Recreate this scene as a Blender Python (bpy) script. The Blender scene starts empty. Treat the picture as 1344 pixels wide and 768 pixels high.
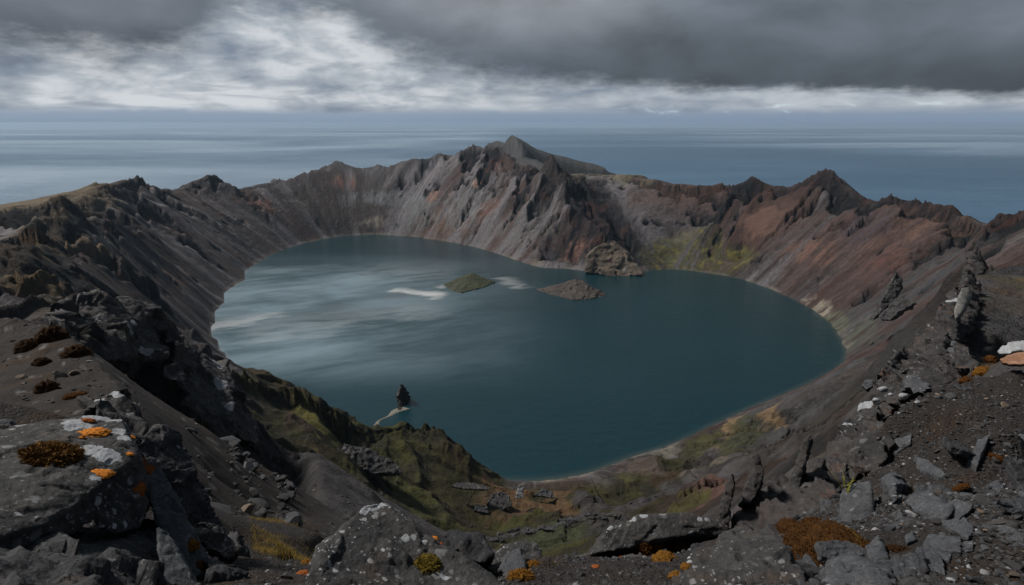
import bpy, bmesh, math, random
import numpy as np
from mathutils import Vector

scene = bpy.context.scene
COL = scene.collection
rng = np.random.default_rng(7)
random.seed(7)
R = math.radians

# ------------------------------------------------------------------ camera
# world unit: metre.  Lake level z = 0, the camera stands on the crater rim.
H = 300.0
LENS, SENSOR = 22.0, 36.0
FPX = 1344 * LENS / SENSOR
PITCH = R(15.2)
SEA_Z = -150.0
cp, sp = math.cos(PITCH), math.sin(PITCH)

cam_d = bpy.data.cameras.new('camera')
cam = bpy.data.objects.new('camera', cam_d)
COL.objects.link(cam)
cam.location = (0, 0, H)
cam.rotation_euler = (math.pi / 2 - PITCH, 0, 0)
cam_d.lens = LENS
cam_d.sensor_width = SENSOR
cam_d.clip_start = 0.05
cam_d.clip_end = 200000
scene.camera = cam


def ray(px, py):
    x = (px - 672) / FPX
    u = (384 - py) / FPX
    f = cp + sp * u
    z = -sp + cp * u
    h = math.hypot(x, f)
    return x / h, f / h, z / h          # unit horizontal step, rise per metre


def P(px, py, r):
    """point of the photo's pixel at horizontal distance r (metres)"""
    a, b, c = ray(px, py)
    return np.array((a * r, b * r, H + c * r))


def Z(px, py, z=0.0):
    a, b, c = ray(px, py)
    return P(px, py, (z - H) / c)


def S(px, py, spx, spy, slope=0.68):
    """a crest point: inner wall rises at `slope` from the shore seen at (spx, spy)"""
    c = ray(px, py)[2]
    rs = -H / ray(spx, spy)[2]
    return P(px, py, (H + slope * rs) / (slope - c))


# ------------------------------------------------------------------ noise
_perm = np.random.default_rng(11).permutation(256).astype(np.int32)
_perm = np.concatenate([_perm, _perm, _perm])
_g3 = np.random.default_rng(12).normal(size=(256, 3)).astype(np.float32)
_g3 /= np.linalg.norm(_g3, axis=1)[:, None]


def perlin3(x, y, z):
    x, y, z = [np.asarray(v, np.float32) for v in np.broadcast_arrays(x, y, z)]
    xi, yi, zi = np.floor(x), np.floor(y), np.floor(z)
    fx, fy, fz = x - xi, y - yi, z - zi
    xi = xi.astype(np.int32) & 255
    yi = yi.astype(np.int32) & 255
    zi = zi.astype(np.int32) & 255
    u = fx * fx * fx * (fx * (fx * 6 - 15) + 10)
    v = fy * fy * fy * (fy * (fy * 6 - 15) + 10)
    w = fz * fz * fz * (fz * (fz * 6 - 15) + 10)
    out = 0
    for dx in (0, 1):
        wx = u if dx else 1 - u
        for dy in (0, 1):
            wy = v if dy else 1 - v
            hxy = _perm[_perm[xi + dx] + yi + dy]
            for dz in (0, 1):
                wz = w if dz else 1 - w
                g = _g3[_perm[hxy + zi + dz]]
                out = out + wx * wy * wz * (g[..., 0] * (fx - dx) + g[..., 1] * (fy - dy) + g[..., 2] * (fz - dz))
    return out * 1.5


def fbm(x, y, z=0.0, octs=4, gain=0.5, lac=2.03):
    s, a, f, n = 0, 1.0, 1.0, 0
    for k in range(octs):
        s = s + a * perlin3(x * f + 17.3 * k, y * f - 9.1 * k, z * f + 3.7 * k)
        n += a
        a *= gain
        f *= lac
    return s / n


def ridged(x, y, z=0.0, octs=4, gain=0.5, lac=2.1):
    s, a, f, n, wgt = 0, 1.0, 1.0, 0, 1.0
    for k in range(octs):
        v = 1 - np.abs(perlin3(x * f + 31.7 * k, y * f + 5.3 * k, z * f - 7.9 * k)) * 1.6
        v = np.clip(v, 0, 1) ** 2 * wgt
        wgt = np.clip(v * 1.6, 0, 1)
        s = s + a * v
        n += a
        a *= gain
        f *= lac
    return s / n


def worley3(x, y, z):
    """distance to the nearest two feature points and the nearest one's random id"""
    x, y, z = [np.asarray(v, np.float32) for v in np.broadcast_arrays(x, y, z)]
    xi, yi, zi = np.floor(x).astype(np.int32), np.floor(y).astype(np.int32), np.floor(z).astype(np.int32)
    f1 = np.full(x.shape, 9.0, np.float32)
    f2 = f1.copy()
    idn = np.zeros(x.shape, np.float32)
    for dx in (-1, 0, 1):
        for dy in (-1, 0, 1):
            for dz in (-1, 0, 1):
                h = _perm[_perm[_perm[(xi + dx) & 255] + ((yi + dy) & 255)] + ((zi + dz) & 255)]
                cx = xi + dx + 0.5 + _g3[h, 0] * 0.45
                cy = yi + dy + 0.5 + _g3[h, 1] * 0.45
                cz = zi + dz + 0.5 + _g3[h, 2] * 0.45
                d = np.sqrt((x - cx) ** 2 + (y - cy) ** 2 + (z - cz) ** 2)
                near = d < f1
                f2 = np.where(near, f1, np.minimum(f2, d))
                idn = np.where(near, h / 255.0, idn)
                f1 = np.where(near, d, f1)
    return f1, f2, idn


def sstep(a, b, v):
    t = np.clip((v - a) / (b - a), 0, 1)
    return t * t * (3 - 2 * t)


def mixv(a, b, t):
    return a + (b - a) * t


# ------------------------------------------------------------------ node helpers
class N:
    """a socket with arithmetic, so that shaders read like formulas"""
    def __init__(self, nt, s):
        self.nt, self.s = nt, s

    def _m(self, op, *o, rev=False):
        n = self.nt.nodes.new('ShaderNodeMath')
        n.operation = op
        args = (self,) + o
        if rev:
            args = args[::-1]
        for i, a in enumerate(args):
            setin(self.nt, n.inputs[i], a)
        return N(self.nt, n.outputs[0])

    def __add__(self, o): return self._m('ADD', o)
    def __radd__(self, o): return self._m('ADD', o)
    def __mul__(self, o): return self._m('MULTIPLY', o)
    def __rmul__(self, o): return self._m('MULTIPLY', o)
    def __sub__(self, o): return self._m('SUBTRACT', o)
    def __rsub__(self, o): return self._m('SUBTRACT', o, rev=True)
    def __truediv__(self, o): return self._m('DIVIDE', o)
    def __pow__(self, o): return self._m('POWER', o)
    def max(self, o): return self._m('MAXIMUM', o)
    def min(self, o): return self._m('MINIMUM', o)
    def abs(self): return self._m('ABSOLUTE')

    def smooth(self, a, b, lo=0.0, hi=1.0):
        n = self.nt.nodes.new('ShaderNodeMapRange')
        n.interpolation_type = 'SMOOTHSTEP'
        for i, v in enumerate((self, a, b, lo, hi)):
            setin(self.nt, n.inputs[i], v)
        return N(self.nt, n.outputs[0])


def setin(nt, sock, v):
    if isinstance(v, N):
        nt.links.new(v.s, sock)
    elif hasattr(v, 'is_output'):
        nt.links.new(v, sock)
    else:
        if isinstance(v, (tuple, list)) and len(v) == 3 and sock.type == 'RGBA':
            v = (*v, 1)
        sock.default_value = v


def comb(nt, x, y, z):
    n = nt.nodes.new('ShaderNodeCombineXYZ')
    for i, v in enumerate((x, y, z)):
        setin(nt, n.inputs[i], v)
    return N(nt, n.outputs[0])


def sep(nt, v):
    n = nt.nodes.new('ShaderNodeSeparateXYZ')
    setin(nt, n.inputs[0], v)
    return [N(nt, o) for o in n.outputs]


def vscale(nt, v, s):
    n = nt.nodes.new('ShaderNodeVectorMath')
    n.operation = 'MULTIPLY'
    setin(nt, n.inputs[0], v)
    setin(nt, n.inputs[1], s if isinstance(s, (tuple, list, N)) else (s, s, s))
    return N(nt, n.outputs[0])


def vadd(nt, v, w):
    n = nt.nodes.new('ShaderNodeVectorMath')
    n.operation = 'ADD'
    setin(nt, n.inputs[0], v)
    setin(nt, n.inputs[1], w)
    return N(nt, n.outputs[0])


def noise(nt, vec, scale=1.0, detail=4, rough=0.55, dist=0.0, color=False):
    n = nt.nodes.new('ShaderNodeTexNoise')
    setin(nt, n.inputs['Vector'], vec)
    n.inputs['Scale'].default_value = scale
    n.inputs['Detail'].default_value = detail
    n.inputs['Roughness'].default_value = rough
    n.inputs['Distortion'].default_value = dist
    return N(nt, n.outputs[1 if color else 0])


def voro(nt, vec, scale=1.0, feature='F1', rnd=1.0):
    n = nt.nodes.new('ShaderNodeTexVoronoi')
    n.feature = feature
    setin(nt, n.inputs['Vector'], vec)
    n.inputs['Scale'].default_value = scale
    n.inputs['Randomness'].default_value = rnd
    return n


def mix(nt, f, a, b, mode='MIX'):
    n = nt.nodes.new('ShaderNodeMix')
    n.data_type = 'RGBA'
    n.blend_type = mode
    n.clamp_factor = True
    setin(nt, n.inputs[0], f)
    setin(nt, n.inputs[6], a)
    setin(nt, n.inputs[7], b)
    return N(nt, n.outputs[2])


def ramp(nt, f, stops, interp='LINEAR'):
    n = nt.nodes.new('ShaderNodeValToRGB')
    cr = n.color_ramp
    cr.interpolation = interp
    while len(cr.elements) < len(stops):
        cr.elements.new(0.5)
    for e, (p, c) in zip(cr.elements, stops):
        e.position = p
        e.color = (c, c, c, 1) if not isinstance(c, (tuple, list)) else (*c, 1)
    setin(nt, n.inputs[0], f)
    return N(nt, n.outputs[0])


def bump(nt, h, strength, dist, normal=None):
    n = nt.nodes.new('ShaderNodeBump')
    setin(nt, n.inputs['Strength'], strength)
    setin(nt, n.inputs['Distance'], dist)
    setin(nt, n.inputs['Height'], h)
    if normal is not None:
        setin(nt, n.inputs['Normal'], normal)
    return N(nt, n.outputs[0])


def attr(nt, name, out='Fac'):
    n = nt.nodes.new('ShaderNodeAttribute')
    n.attribute_name = name
    return N(nt, n.outputs[out])


def new_mat(name):
    m = bpy.data.materials.new(name)
    m.use_nodes = True
    nt = m.node_tree
    b = nt.nodes['Principled BSDF']
    return m, nt, b


# ------------------------------------------------------------------ object helpers
def tag(o, label=None, cat=None, group=None, kind=None):
    if label: o['label'] = label
    if cat: o['category'] = cat
    if group: o['group'] = group
    if kind: o['kind'] = kind
    return o


def mesh_np(name, verts, faces, mat, attrs=None, smooth=True):
    """mesh object from numpy arrays; faces is (n,3) or (n,4) or a list of such arrays"""
    me = bpy.data.meshes.new(name)
    if not isinstance(faces, list):
        faces = [faces]
    verts = np.ascontiguousarray(verts, np.float32)
    me.vertices.add(len(verts))
    me.vertices.foreach_set('co', verts.ravel())
    loops = np.concatenate([f.ravel() for f in faces]).astype(np.int32)
    tot = np.concatenate([np.full(len(f), f.shape[1], np.int32) for f in faces])
    start = np.concatenate([[0], np.cumsum(tot)[:-1]]).astype(np.int32)
    me.loops.add(len(loops))
    me.loops.foreach_set('vertex_index', loops)
    me.polygons.add(len(tot))
    me.polygons.foreach_set('loop_start', start)
    me.polygons.foreach_set('loop_total', tot)
    me.polygons.foreach_set('use_smooth', np.full(len(tot), smooth, bool))
    for k, v in (attrs or {}).items():
        v = np.asarray(v, np.float32)
        if v.ndim == 1:
            a = me.attributes.new(k, 'FLOAT', 'POINT')
            a.data.foreach_set('value', v)
        elif v.shape[1] == 3:
            a = me.attributes.new(k, 'FLOAT_VECTOR', 'POINT')
            a.data.foreach_set('vector', np.ascontiguousarray(v).ravel())
    me.update(calc_edges=True)
    me.materials.append(mat)
    o = bpy.data.objects.new(name, me)
    COL.objects.link(o)
    return o


def grid_faces(nr, nc):
    i = np.arange(nr - 1)[:, None] * nc + np.arange(nc - 1)[None]
    return np.stack([i, i + 1, i + nc + 1, i + nc], -1).reshape(-1, 4)
# ------------------------------------------------------------------ terrain control lines
# shoreline of the crater lake (z = 0), pixel by pixel round the lake
SHORE_PX = [(490, 307), (540, 310), (580, 316), (620, 323), (650, 332), (680, 343), (712, 352), (740, 352), (768, 356), (805, 360),
            (842, 359), (858, 354), (885, 353), (912, 356), (940, 360), (975, 366), (1008, 378), (1040, 391), (1068, 406), (1093, 425),
            (1107, 446), (1112, 466), (1104, 482), (1062, 504), (1012, 525), (962, 546), (930, 562), (900, 577), (862, 590), (830, 600),
            (800, 611), (770, 622), (735, 629), (700, 632), (660, 632), (610, 626), (560, 606), (520, 585), (490, 566), (440, 556),
            (400, 548), (350, 530), (318, 505), (296, 470), (283, 450), (274, 432), (284, 418), (281, 409), (297, 391), (294, 383),
            (305, 376), (322, 367), (321, 355), (350, 336), (389, 321), (428, 312), (458, 308)]
SHORE = np.array([Z(*p) for p in SHORE_PX])
CRX, CRY = SHORE[:, 0].mean(), SHORE[:, 1].mean()

lines = []                 # polylines of world points the ground passes through


def L(*pts, closed=False):
    pts = [np.asarray(p, float) for p in pts]
    if closed:
        pts = pts + [pts[0]]
    lines.append(np.array(pts))


L(*SHORE, closed=True)
# a deeper ring inside the shore, so that the bed shelves under the water
L(*[(CRX + (p[0] - CRX) * .9, CRY + (p[1] - CRY) * .9, -22) for p in SHORE], closed=True)
L((CRX, CRY, -60), (CRX + 5, CRY, -60))

# --- far rim, left to right
far_rim = [S(183, 229, 322, 362, .62), S(196, 247, 325, 352, .62), S(215, 246, 335, 345, .62), S(250, 235, 345, 338), S(280, 227, 355, 333), S(305, 240, 370, 327), S(330, 240, 385, 322),
           S(365, 231, 405, 317), S(400, 222, 425, 313), S(432, 212, 450, 309), S(446, 209, 458, 308), S(459, 216, 470, 308), S(486, 216, 490, 307),
           S(512, 213, 515, 309), S(539, 204, 535, 310), S(564, 202, 552, 312), S(575, 196, 560, 313), S(589, 198, 575, 316), S(614, 187, 590, 318),
           S(627, 195, 600, 320), S(643, 185, 610, 321)]
L(*far_rim)
spine = [far_rim[-1], P(660, 192, 1780), P(678, 210, 1700), P(696, 221, 1650), P(727, 210, 1590), P(741, 232, 1540), P(755, 258, 1490), P(775, 285, 1430), P(792, 305, 1385), P(800, 322, 1340)]
L(*spine)
right_rim = [P(727, 210, 1590), P(738, 219, 1680), P(750, 229, 1720), P(800, 230, 1700), P(846, 232, 1640), S(885, 235, 880, 352), S(918, 239, 910, 356), S(940, 239, 925, 358), S(964, 237, 945, 360), S(987, 230, 965, 364), S(1007, 240, 985, 369),
             S(1035, 237, 1003, 376), S(1055, 230, 1020, 383), S(1075, 225, 1035, 389), S(1091, 224, 1045, 394), S(1115, 240, 1055, 399), S(1146, 259, 1068, 406), S(1169, 254, 1078, 414), S(1203, 258, 1093, 425), S(1235, 268, 1100, 435),
             S(1243, 268, 1102, 440), S(1262, 276, 1105, 446), S(1282, 288, 1109, 456), P(1309, 275, 1120), P(1321, 284, 1110), P(1333, 274, 1080), P(1344, 278, 1060)]
L(*right_rim)
L(right_rim[-1], P(1420, 270, 980), P(1520, 262, 850), P(1640, 262, 650), P(1700, 285, 400), P(1600, 305, 230), P(1480, 310, 150), P(1344, 320, 100), P(1310, 328, 92), P(1286, 338, 86))
# plateau behind the right rim at centre
L(P(750, 227, 1800), P(846, 230, 1760), P(846, 233, 1680))

# --- left rim
lrim = [far_rim[0], P(150, 236, 1420), P(120, 247, 1330), P(95, 262, 1200), P(92, 258, 1020), P(85, 254, 960), P(68, 268, 880), P(52, 292, 780), P(20, 318, 640), P(40, 332, 570), P(80, 338, 520), P(118, 356, 465), P(128, 366, 430), P(140, 385, 380)]
L(*lrim)
L(P(85, 254, 960), P(40, 278, 930), P(0, 303, 880), P(-120, 345, 760))
L(P(40, 265, 1500), P(0, 272, 1500), P(-150, 275, 1450))
L(P(-40, 400, 330), P(0, 392, 330), P(60, 385, 340), P(110, 382, 350))
# --- near left hillside and dark crag ridge
L(P(-200, 395, 60), P(-60, 404, 52), P(0, 413, 46), P(50, 425, 42), P(90, 440, 38), P(125, 470, 32), P(150, 500, 28), P(178, 535, 23), P(192, 556, 20))
L(P(-200, 520, 11), P(0, 530, 10.5), P(80, 545, 10), P(140, 570, 9.5), P(190, 610, 8))
L(P(-40, 408, 135), P(30, 402, 145), P(100, 382, 160), P(150, 380, 170), P(210, 396, 180), P(225, 420, 182), P(265, 456, 186), P(298, 470, 190), P(312, 492, 186), P(340, 545, 176), P(352, 575, 168))
L(P(80, 470, 95), P(150, 505, 105), P(210, 535, 115), P(280, 572, 122), P(345, 608, 128))
L(P(160, 560, 62), P(240, 600, 64), P(300, 642, 62), P(340, 655, 66), P(420, 672, 80), P(500, 690, 110))
L(P(352, 578, 168), P(400, 598, 164), P(450, 622, 160), P(492, 648, 156))
L(P(330, 612, 120), P(390, 632, 118), P(440, 650, 118), P(490, 672, 120))
# --- moss ridge, left of the valley
L(P(345, 538, 400), P(375, 531, 425), P(405, 532, 440), P(440, 547, 455), P(470, 565, 470), P(490, 563, 488), P(530, 549, 488), P(560, 546, 488), P(585, 562, 486), P(610, 583, 482), P(640, 607, 477), P(660, 625, 474))
L(P(375, 575, 350), P(430, 600, 350), P(470, 625, 345), P(500, 650, 330), P(540, 685, 315), P(570, 710, 300))
L(P(480, 600, 420), P(560, 640, 400), P(620, 672, 385), P(650, 690, 375))
# --- valley floor and the right terraces
L(P(660, 640, 460), P(700, 642, 452), P(740, 640, 450))
L(P(660, 665, 420), P(700, 652, 425), P(740, 664, 410), P(750, 672, 400))
L(P(600, 716, 318), P(680, 712, 335), P(760, 690, 350), P(800, 685, 360))
L(P(640, 735, 290), P(720, 728, 300), P(800, 715, 300), P(900, 700, 290))
L(P(760, 650, 435), P(810, 655, 420), P(880, 650, 400), P(950, 636, 385), P(1000, 625, 370))
L(P(820, 632, 470), P(850, 628, 468), P(880, 634, 450))
L(P(815, 604, 512), P(835, 595, 510), P(852, 590, 508), P(874, 594, 506))
L(P(740, 648, 452), P(770, 632, 470), P(800, 622, 488))
L(P(893, 578, 560), P(930, 560, 575), P(975, 545, 590), P(1030, 527, 600), P(1065, 512, 600))
L(P(880, 610, 500), P(940, 600, 500), P(1000, 580, 490), P(1060, 560, 470))
L(P(870, 640, 430), P(920, 618, 440), P(980, 605, 435), P(1040, 590, 420))
L(P(1080, 540, 505), P(1140, 480, 500), P(1200, 405, 495), P(1250, 345, 490), P(1290, 305, 480))
# green bay at the far side right of the headland
L(P(872, 345, 1375), P(900, 330, 1400), P(930, 318, 1425), P(955, 335, 1395), P(975, 348, 1385))
L(P(880, 318, 1450), P(920, 296, 1490))
# --- near right: rock ridge, brown slope, gravel shoulder
ridge_r = [P(1286, 340, 86), P(1276, 368, 72), P(1258, 400, 58), P(1246, 460, 40), P(1230, 500, 30), P(1206, 525, 25), P(1184, 550, 20), P(1150, 592, 14), P(1124, 618, 11.5), P(1074, 632, 10), P(1042, 655, 9), P(990, 690, 7.6), P(955, 712, 6.6)]
L(*ridge_r)
L(P(1344, 400, 62), P(1420, 400, 66), P(1550, 400, 70))
L(P(1272, 478, 24), P(1290, 472, 20.5), P(1310, 464, 18.5), P(1344, 452, 17), P(1450, 430, 18), P(1600, 410, 20))
L(P(1165, 550, 11), P(1215, 512, 12.5), P(1250, 480, 15), P(1300, 474, 14.2), P(1344, 466, 14))
L(P(1344, 560, 6.4), P(1250, 580, 6.2), P(1170, 606, 6.2), P(1120, 632, 6.3))
L(P(1500, 600, 4.6), P(1344, 640, 3.9), P(1250, 650, 4.0), P(1160, 660, 4.2), P(1100, 672, 4.6))
# lip of the ground at our feet
L(P(-300, 700, 4), P(-100, 690, 4.4), P(40, 690, 4.6), P(180, 700, 5), P(240, 720, 5.6), P(310, 738, 6.2), P(400, 742, 5.4), P(470, 742, 4.0), P(620, 742, 3.3), P(690, 738, 3.1), P(760, 735, 3.1), P(880, 730, 3.2), P(1000, 715, 3.5), P(1060, 700, 4.0), P(1100, 685, 4.4))
L(P(310, 690, 10.5), P(350, 685, 12), P(420, 700, 11), P(300, 715, 8))
L(P(300, 665, 24), P(380, 668, 27), P(440, 690, 24))
L(P(-200, 860, 2.0), P(0, 820, 2.1), P(672, 795, 2.05), P(1344, 800, 2.1), P(1600, 830, 2.2))
L(*[(0.9 * math.sin(a), 0.9 * math.cos(a), H - 1.72) for a in np.linspace(-1.3, 1.3, 12)])
# the hidden drop from our feet to the valley
for r_, py_ in ((4.2, 775), (6, 800), (10, 815), (20, 815), (40, 800), (80, 785), (150, 768), (230, 745)):
    x0_ = 520 if r_ < 5 else 470 if r_ < 30 else 575
    L(P(x0_, py_, r_), P(625, py_ + 10, r_), P(720, py_ + 10, r_), P(840, py_, r_), P(920, py_ - 12, r_))
L(P(300, 690, 17), P(380, 695, 18), P(440, 705, 18))
L(P(950, 745, 10), P(1010, 735, 10), P(1060, 720, 10))
L(P(950, 745, 20), P(1010, 715, 20), P(1060, 690, 25), P(1110, 645, 35), P(1160, 595, 55), P(1200, 535, 90), P(1240, 470, 140))
L(P(960, 710, 60), P(1020, 690, 65), P(1060, 670, 70), P(1110, 630, 85))
L(P(960, 690, 160), P(1020, 665, 170), P(1100, 605, 190), P(1160, 530, 210), P(1215, 460, 230), P(1250, 400, 260))
# the peak beyond the far rim
L(P(560, 215, 2500), P(600, 205, 2500), P(632, 190, 2480), P(646, 180, 2470), P(659, 171, 2460), P(668, 171, 2460), P(680, 178, 2460), P(693, 186, 2460), P(707, 195, 2450), P(722, 196, 2440), P(736, 198, 2440),
  P(746, 200, 2440), P(764, 207, 2430), P(775, 208, 2430), P(784, 211, 2430), P(800, 218, 2420), P(821, 228, 2400), P(850, 236, 2390))
L(P(664, 172, 2460), P(690, 196, 2300), P(712, 212, 2180), P(735, 222, 2080))
L(P(560, 245, 2900), P(660, 235, 3000), P(760, 245, 2900), P(850, 250, 2700))
L(P(660, 212, 2150), P(700, 220, 2050))

# --- outer slopes falling to the sea, and the sea bed
allrim = [lrim[0]] + far_rim + spine[1:5] + right_rim[1:]
for p in allrim[::2]:
    d = math.hypot(p[0], p[1])
    for k, zz in ((1 + 260 / d, None), (1 + 620 / d, SEA_Z - 30), (1 + 900 / d, SEA_Z - 60)):
        q = np.array((p[0] * k, p[1] * k, (p[2] * .55 + SEA_Z * .3) if zz is None else zz))
        if zz is None and 600 < (p[0] + 700) < 1000 + 0:
            pass
        L(q, q + (12, 0, 0))
for a in np.linspace(-1.3, 1.3, 60):
    L((4600 * math.sin(a), 4600 * math.cos(a), SEA_Z - 80), (4600 * math.sin(a) + 20, 4600 * math.cos(a), SEA_Z - 80))
for a in np.concatenate([np.linspace(-1.3, -.78, 14), np.linspace(.80, 1.3, 14)]):
    for r_, z_ in ((300, 235), (1000, 190), (1900, SEA_Z - 30)):
        L((r_ * math.sin(a), r_ * math.cos(a), z_), (r_ * math.sin(a) + r_ * .01, r_ * math.cos(a), z_))

# ------------------------------------------------------------------ membrane through the lines (harmonic in log-polar space)
AZ0, AZ1, R0, R1 = -1.30, 1.30, 0.8, 5000.0
LR0, LR1 = math.log(R0), math.log(R1)
HC = 0.008
NA, NR = int((AZ1 - AZ0) / HC) + 1, int((LR1 - LR0) / HC) + 1


def rasterise(nr, na):
    acc, cnt = np.zeros(nr * na), np.zeros(nr * na)
    ca, cr = (AZ1 - AZ0) / (na - 1), (LR1 - LR0) / (nr - 1)
    for pl in lines:
        for a, b in zip(pl[:-1], pl[1:]):
            la = np.array((math.atan2(a[0], a[1]), math.log(max(math.hypot(a[0], a[1]), .3))))
            lb = np.array((math.atan2(b[0], b[1]), math.log(max(math.hypot(b[0], b[1]), .3))))
            n = int(max(abs(la - lb) / (ca, cr)) * 2) + 2
            t = np.linspace(0, 1, n)
            x, y, z = [mixv(a[i], b[i], t) for i in range(3)]
            ia = np.rint((np.arctan2(x, y) - AZ0) / ca).astype(int)
            ir = np.rint((np.log(np.hypot(x, y) + 1e-9) - LR0) / cr).astype(int)
            ok = (ia >= 0) & (ia < na) & (ir >= 0) & (ir < nr)
            k = ir[ok] * na + ia[ok]
            np.add.at(acc, k, z[ok])
            np.add.at(cnt, k, 1)
    m = cnt > 0
    v = np.where(m, acc / np.maximum(cnt, 1), 0)
    return v.reshape(nr, na), m.reshape(nr, na)


def resize(a, nr, na):
    r = np.linspace(0, a.shape[0] - 1, nr)
    c = np.linspace(0, a.shape[1] - 1, na)
    return sample(a, r[:, None], c[None, :])


def sample(a, r, c):
    """bilinear look-up of a 2-D array at fractional row/column"""
    r = np.clip(r, 0, a.shape[0] - 1.001)
    c = np.clip(c, 0, a.shape[1] - 1.001)
    r0, c0 = np.floor(r).astype(int), np.floor(c).astype(int)
    fr, fc = r - r0, c - c0
    return (a[r0, c0] * (1 - fr) * (1 - fc) + a[r0 + 1, c0] * fr * (1 - fc) + a[r0, c0 + 1] * (1 - fr) * fc + a[r0 + 1, c0 + 1] * fr * fc)


h = None
for lev in (32, 16, 8, 4, 2, 1):
    nr, na = NR // lev + 1, NA // lev + 1
    v, m = rasterise(nr, na)
    h = np.full((nr, na), v[m].mean()) if h is None else resize(h, nr, na)
    h[m] = v[m]
    for it in range({32: 1500, 16: 500, 8: 300, 4: 200, 2: 120, 1: 60}[lev]):
        p = np.pad(h, 1, mode='edge')
        h = .25 * (p[:-2, 1:-1] + p[2:, 1:-1] + p[1:-1, :-2] + p[1:-1, 2:])
        h[m] = v[m]
p = np.pad(h, 1, mode='edge')
h = .5 * h + .125 * (p[:-2, 1:-1] + p[2:, 1:-1] + p[1:-1, :-2] + p[1:-1, 2:])
BASE = h


def base_z(x, y):
    a = np.arctan2(x, y)
    r = np.log(np.hypot(x, y) + 1e-6)
    return sample(BASE, (r - LR0) / (LR1 - LR0) * (BASE.shape[0] - 1), (a - AZ0) / (AZ1 - AZ0) * (BASE.shape[1] - 1))


# ------------------------------------------------------------------ where the scree runs: trace the fall line of every spot
FS = 6.0
fx = np.arange(-1500, 1500, FS)
fy = np.arange(0, 2400, FS)
FX, FY = np.meshgrid(fx, fy)
FZ = base_z(FX, FY)
for _ in range(2):
    pz = np.pad(FZ, 1, mode='edge')
    FZ = .4 * FZ + .15 * (pz[:-2, 1:-1] + pz[2:, 1:-1] + pz[1:-1, :-2] + pz[1:-1, 2:])
gy, gx = np.gradient(FZ, FS)
gl = np.hypot(gx, gy) + 1e-5
gx, gy = -gx / gl, -gy / gl
EX, EY = FX.copy(), FY.copy()
alive = FZ > 1.5
for it in range(110):
    r_, c_ = (EY - fy[0]) / FS, (EX - fx[0]) / FS
    sx, sy = sample(gx, r_, c_), sample(gy, r_, c_)
    alive &= sample(FZ, r_, c_) > 1.5
    EX = EX + np.where(alive, sx * 5, 0)
    EY = EY + np.where(alive, sy * 5, 0)
SLOPE = gl


def flow_at(x, y):
    r_, c_ = (y - fy[0]) / FS, (x - fx[0]) / FS
    return sample(EX, r_, c_), sample(EY, r_, c_), sample(SLOPE, r_, c_)


# how far each spot is from the crest of the rim
def densify(pl, step=12):
    out = []
    for a, b in zip(pl[:-1], pl[1:]):
        n = max(1, int(math.hypot(*(b - a)[:2]) / step))
        out += [a + (b - a) * k / n for k in range(n)]
    return out


crest = np.array(densify(far_rim) + densify(spine[:9]) + densify(right_rim) + densify(lrim))[:, :2]
CD = np.full(FX.shape, 1e6)
for k in range(0, len(crest), 8):
    for q in crest[k:k + 8]:
        CD = np.minimum(CD, (FX - q[0]) ** 2 + (FY - q[1]) ** 2)
CD = np.sqrt(CD)
INNER = (sample(FZ, (EY - fy[0]) / FS, (EX - fx[0]) / FS) > -10) * ((EX - CRX) ** 2 + (EY - CRY) ** 2 < 800 ** 2) * 1.0
for _ in range(2):
    pz = np.pad(INNER, 1, mode='edge')
    INNER = .2 * (INNER + pz[:-2, 1:-1] + pz[2:, 1:-1] + pz[1:-1, :-2] + pz[1:-1, 2:])

# ------------------------------------------------------------------ fine polar grid
FINE_A = 1150
az_in = np.linspace(-.86, .86, FINE_A - 120)
az = np.concatenate([np.linspace(AZ0, -.86, 61)[:-1], az_in, np.linspace(.86, AZ1, 61)[1:]])
lr = np.concatenate([np.linspace(math.log(.9), math.log(70), 400)[:-1], np.linspace(math.log(70), math.log(260), 190)[:-1],
                     np.linspace(math.log(260), math.log(1900), 570)[:-1], np.linspace(math.log(1900), math.log(4500), 70)])
FINE_R = len(lr)
AA, RR = np.meshgrid(az, np.exp(lr))
X, Y = RR * np.sin(AA), RR * np.cos(AA)
AZD = np.degrees(AA)
ZB = base_z(X, Y)
ex, ey, slope = flow_at(X, Y)
r_, c_ = (Y - fy[0]) / FS, (X - fx[0]) / FS
cd, inner = sample(CD, r_, c_), sample(INNER, r_, c_)


def rows(r0, r1):
    return slice(int(np.searchsorted(lr, math.log(r0))), int(np.searchsorted(lr, math.log(r1))))


FAR, MID, VAL, NEAR = rows(240, 4400), rows(18, 300), rows(245, 620), rows(.9, 75)
CRG = rows(86, 262)
dz = np.zeros_like(X)
rock = np.zeros_like(X)

# ---- crater walls: ribs of rock below the crest, smooth fans of scree under them
x, y, z, e1, e2 = X[FAR], Y[FAR], ZB[FAR], ex[FAR], ey[FAR]
far = sstep(250, 420, RR[FAR])
land = sstep(0.5, 30, z)
c, inn = cd[FAR], inner[FAR]
wob = fbm(x / 90, y / 90, 3.1, 3)
fl = inn * sstep(6, 55, c)                              # where the fall line means something
up = sstep(20, 130, z)
rib = ridged(e1 / 120 + wob * .35, e2 / 120, z / 420, 3)
rib2 = ridged(e1 / 42 + wob * .4, e2 / 42 + wob * .3, z / 220, 3)
rockn = fbm(e1 / 65 + wob * .3, e2 / 65, z / 150 + 9.0, 4) + .5 * fbm(x / 55, y / 55, z / 40, 4)
nearcrest = 1 - sstep(10, 150, c + fbm(e1 / 40, e2 / 40, 1, 3) * 90)
rk = sstep(.13, .27, rockn * .8 + (nearcrest - .45) * .55 + (rib - .45) * .35)
rk = np.maximum(rk, .9 * (1 - sstep(6, 34, c + fbm(x / 30, y / 30, 5, 3) * 30)) * inn) * (inn * .8 + .2)
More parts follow.
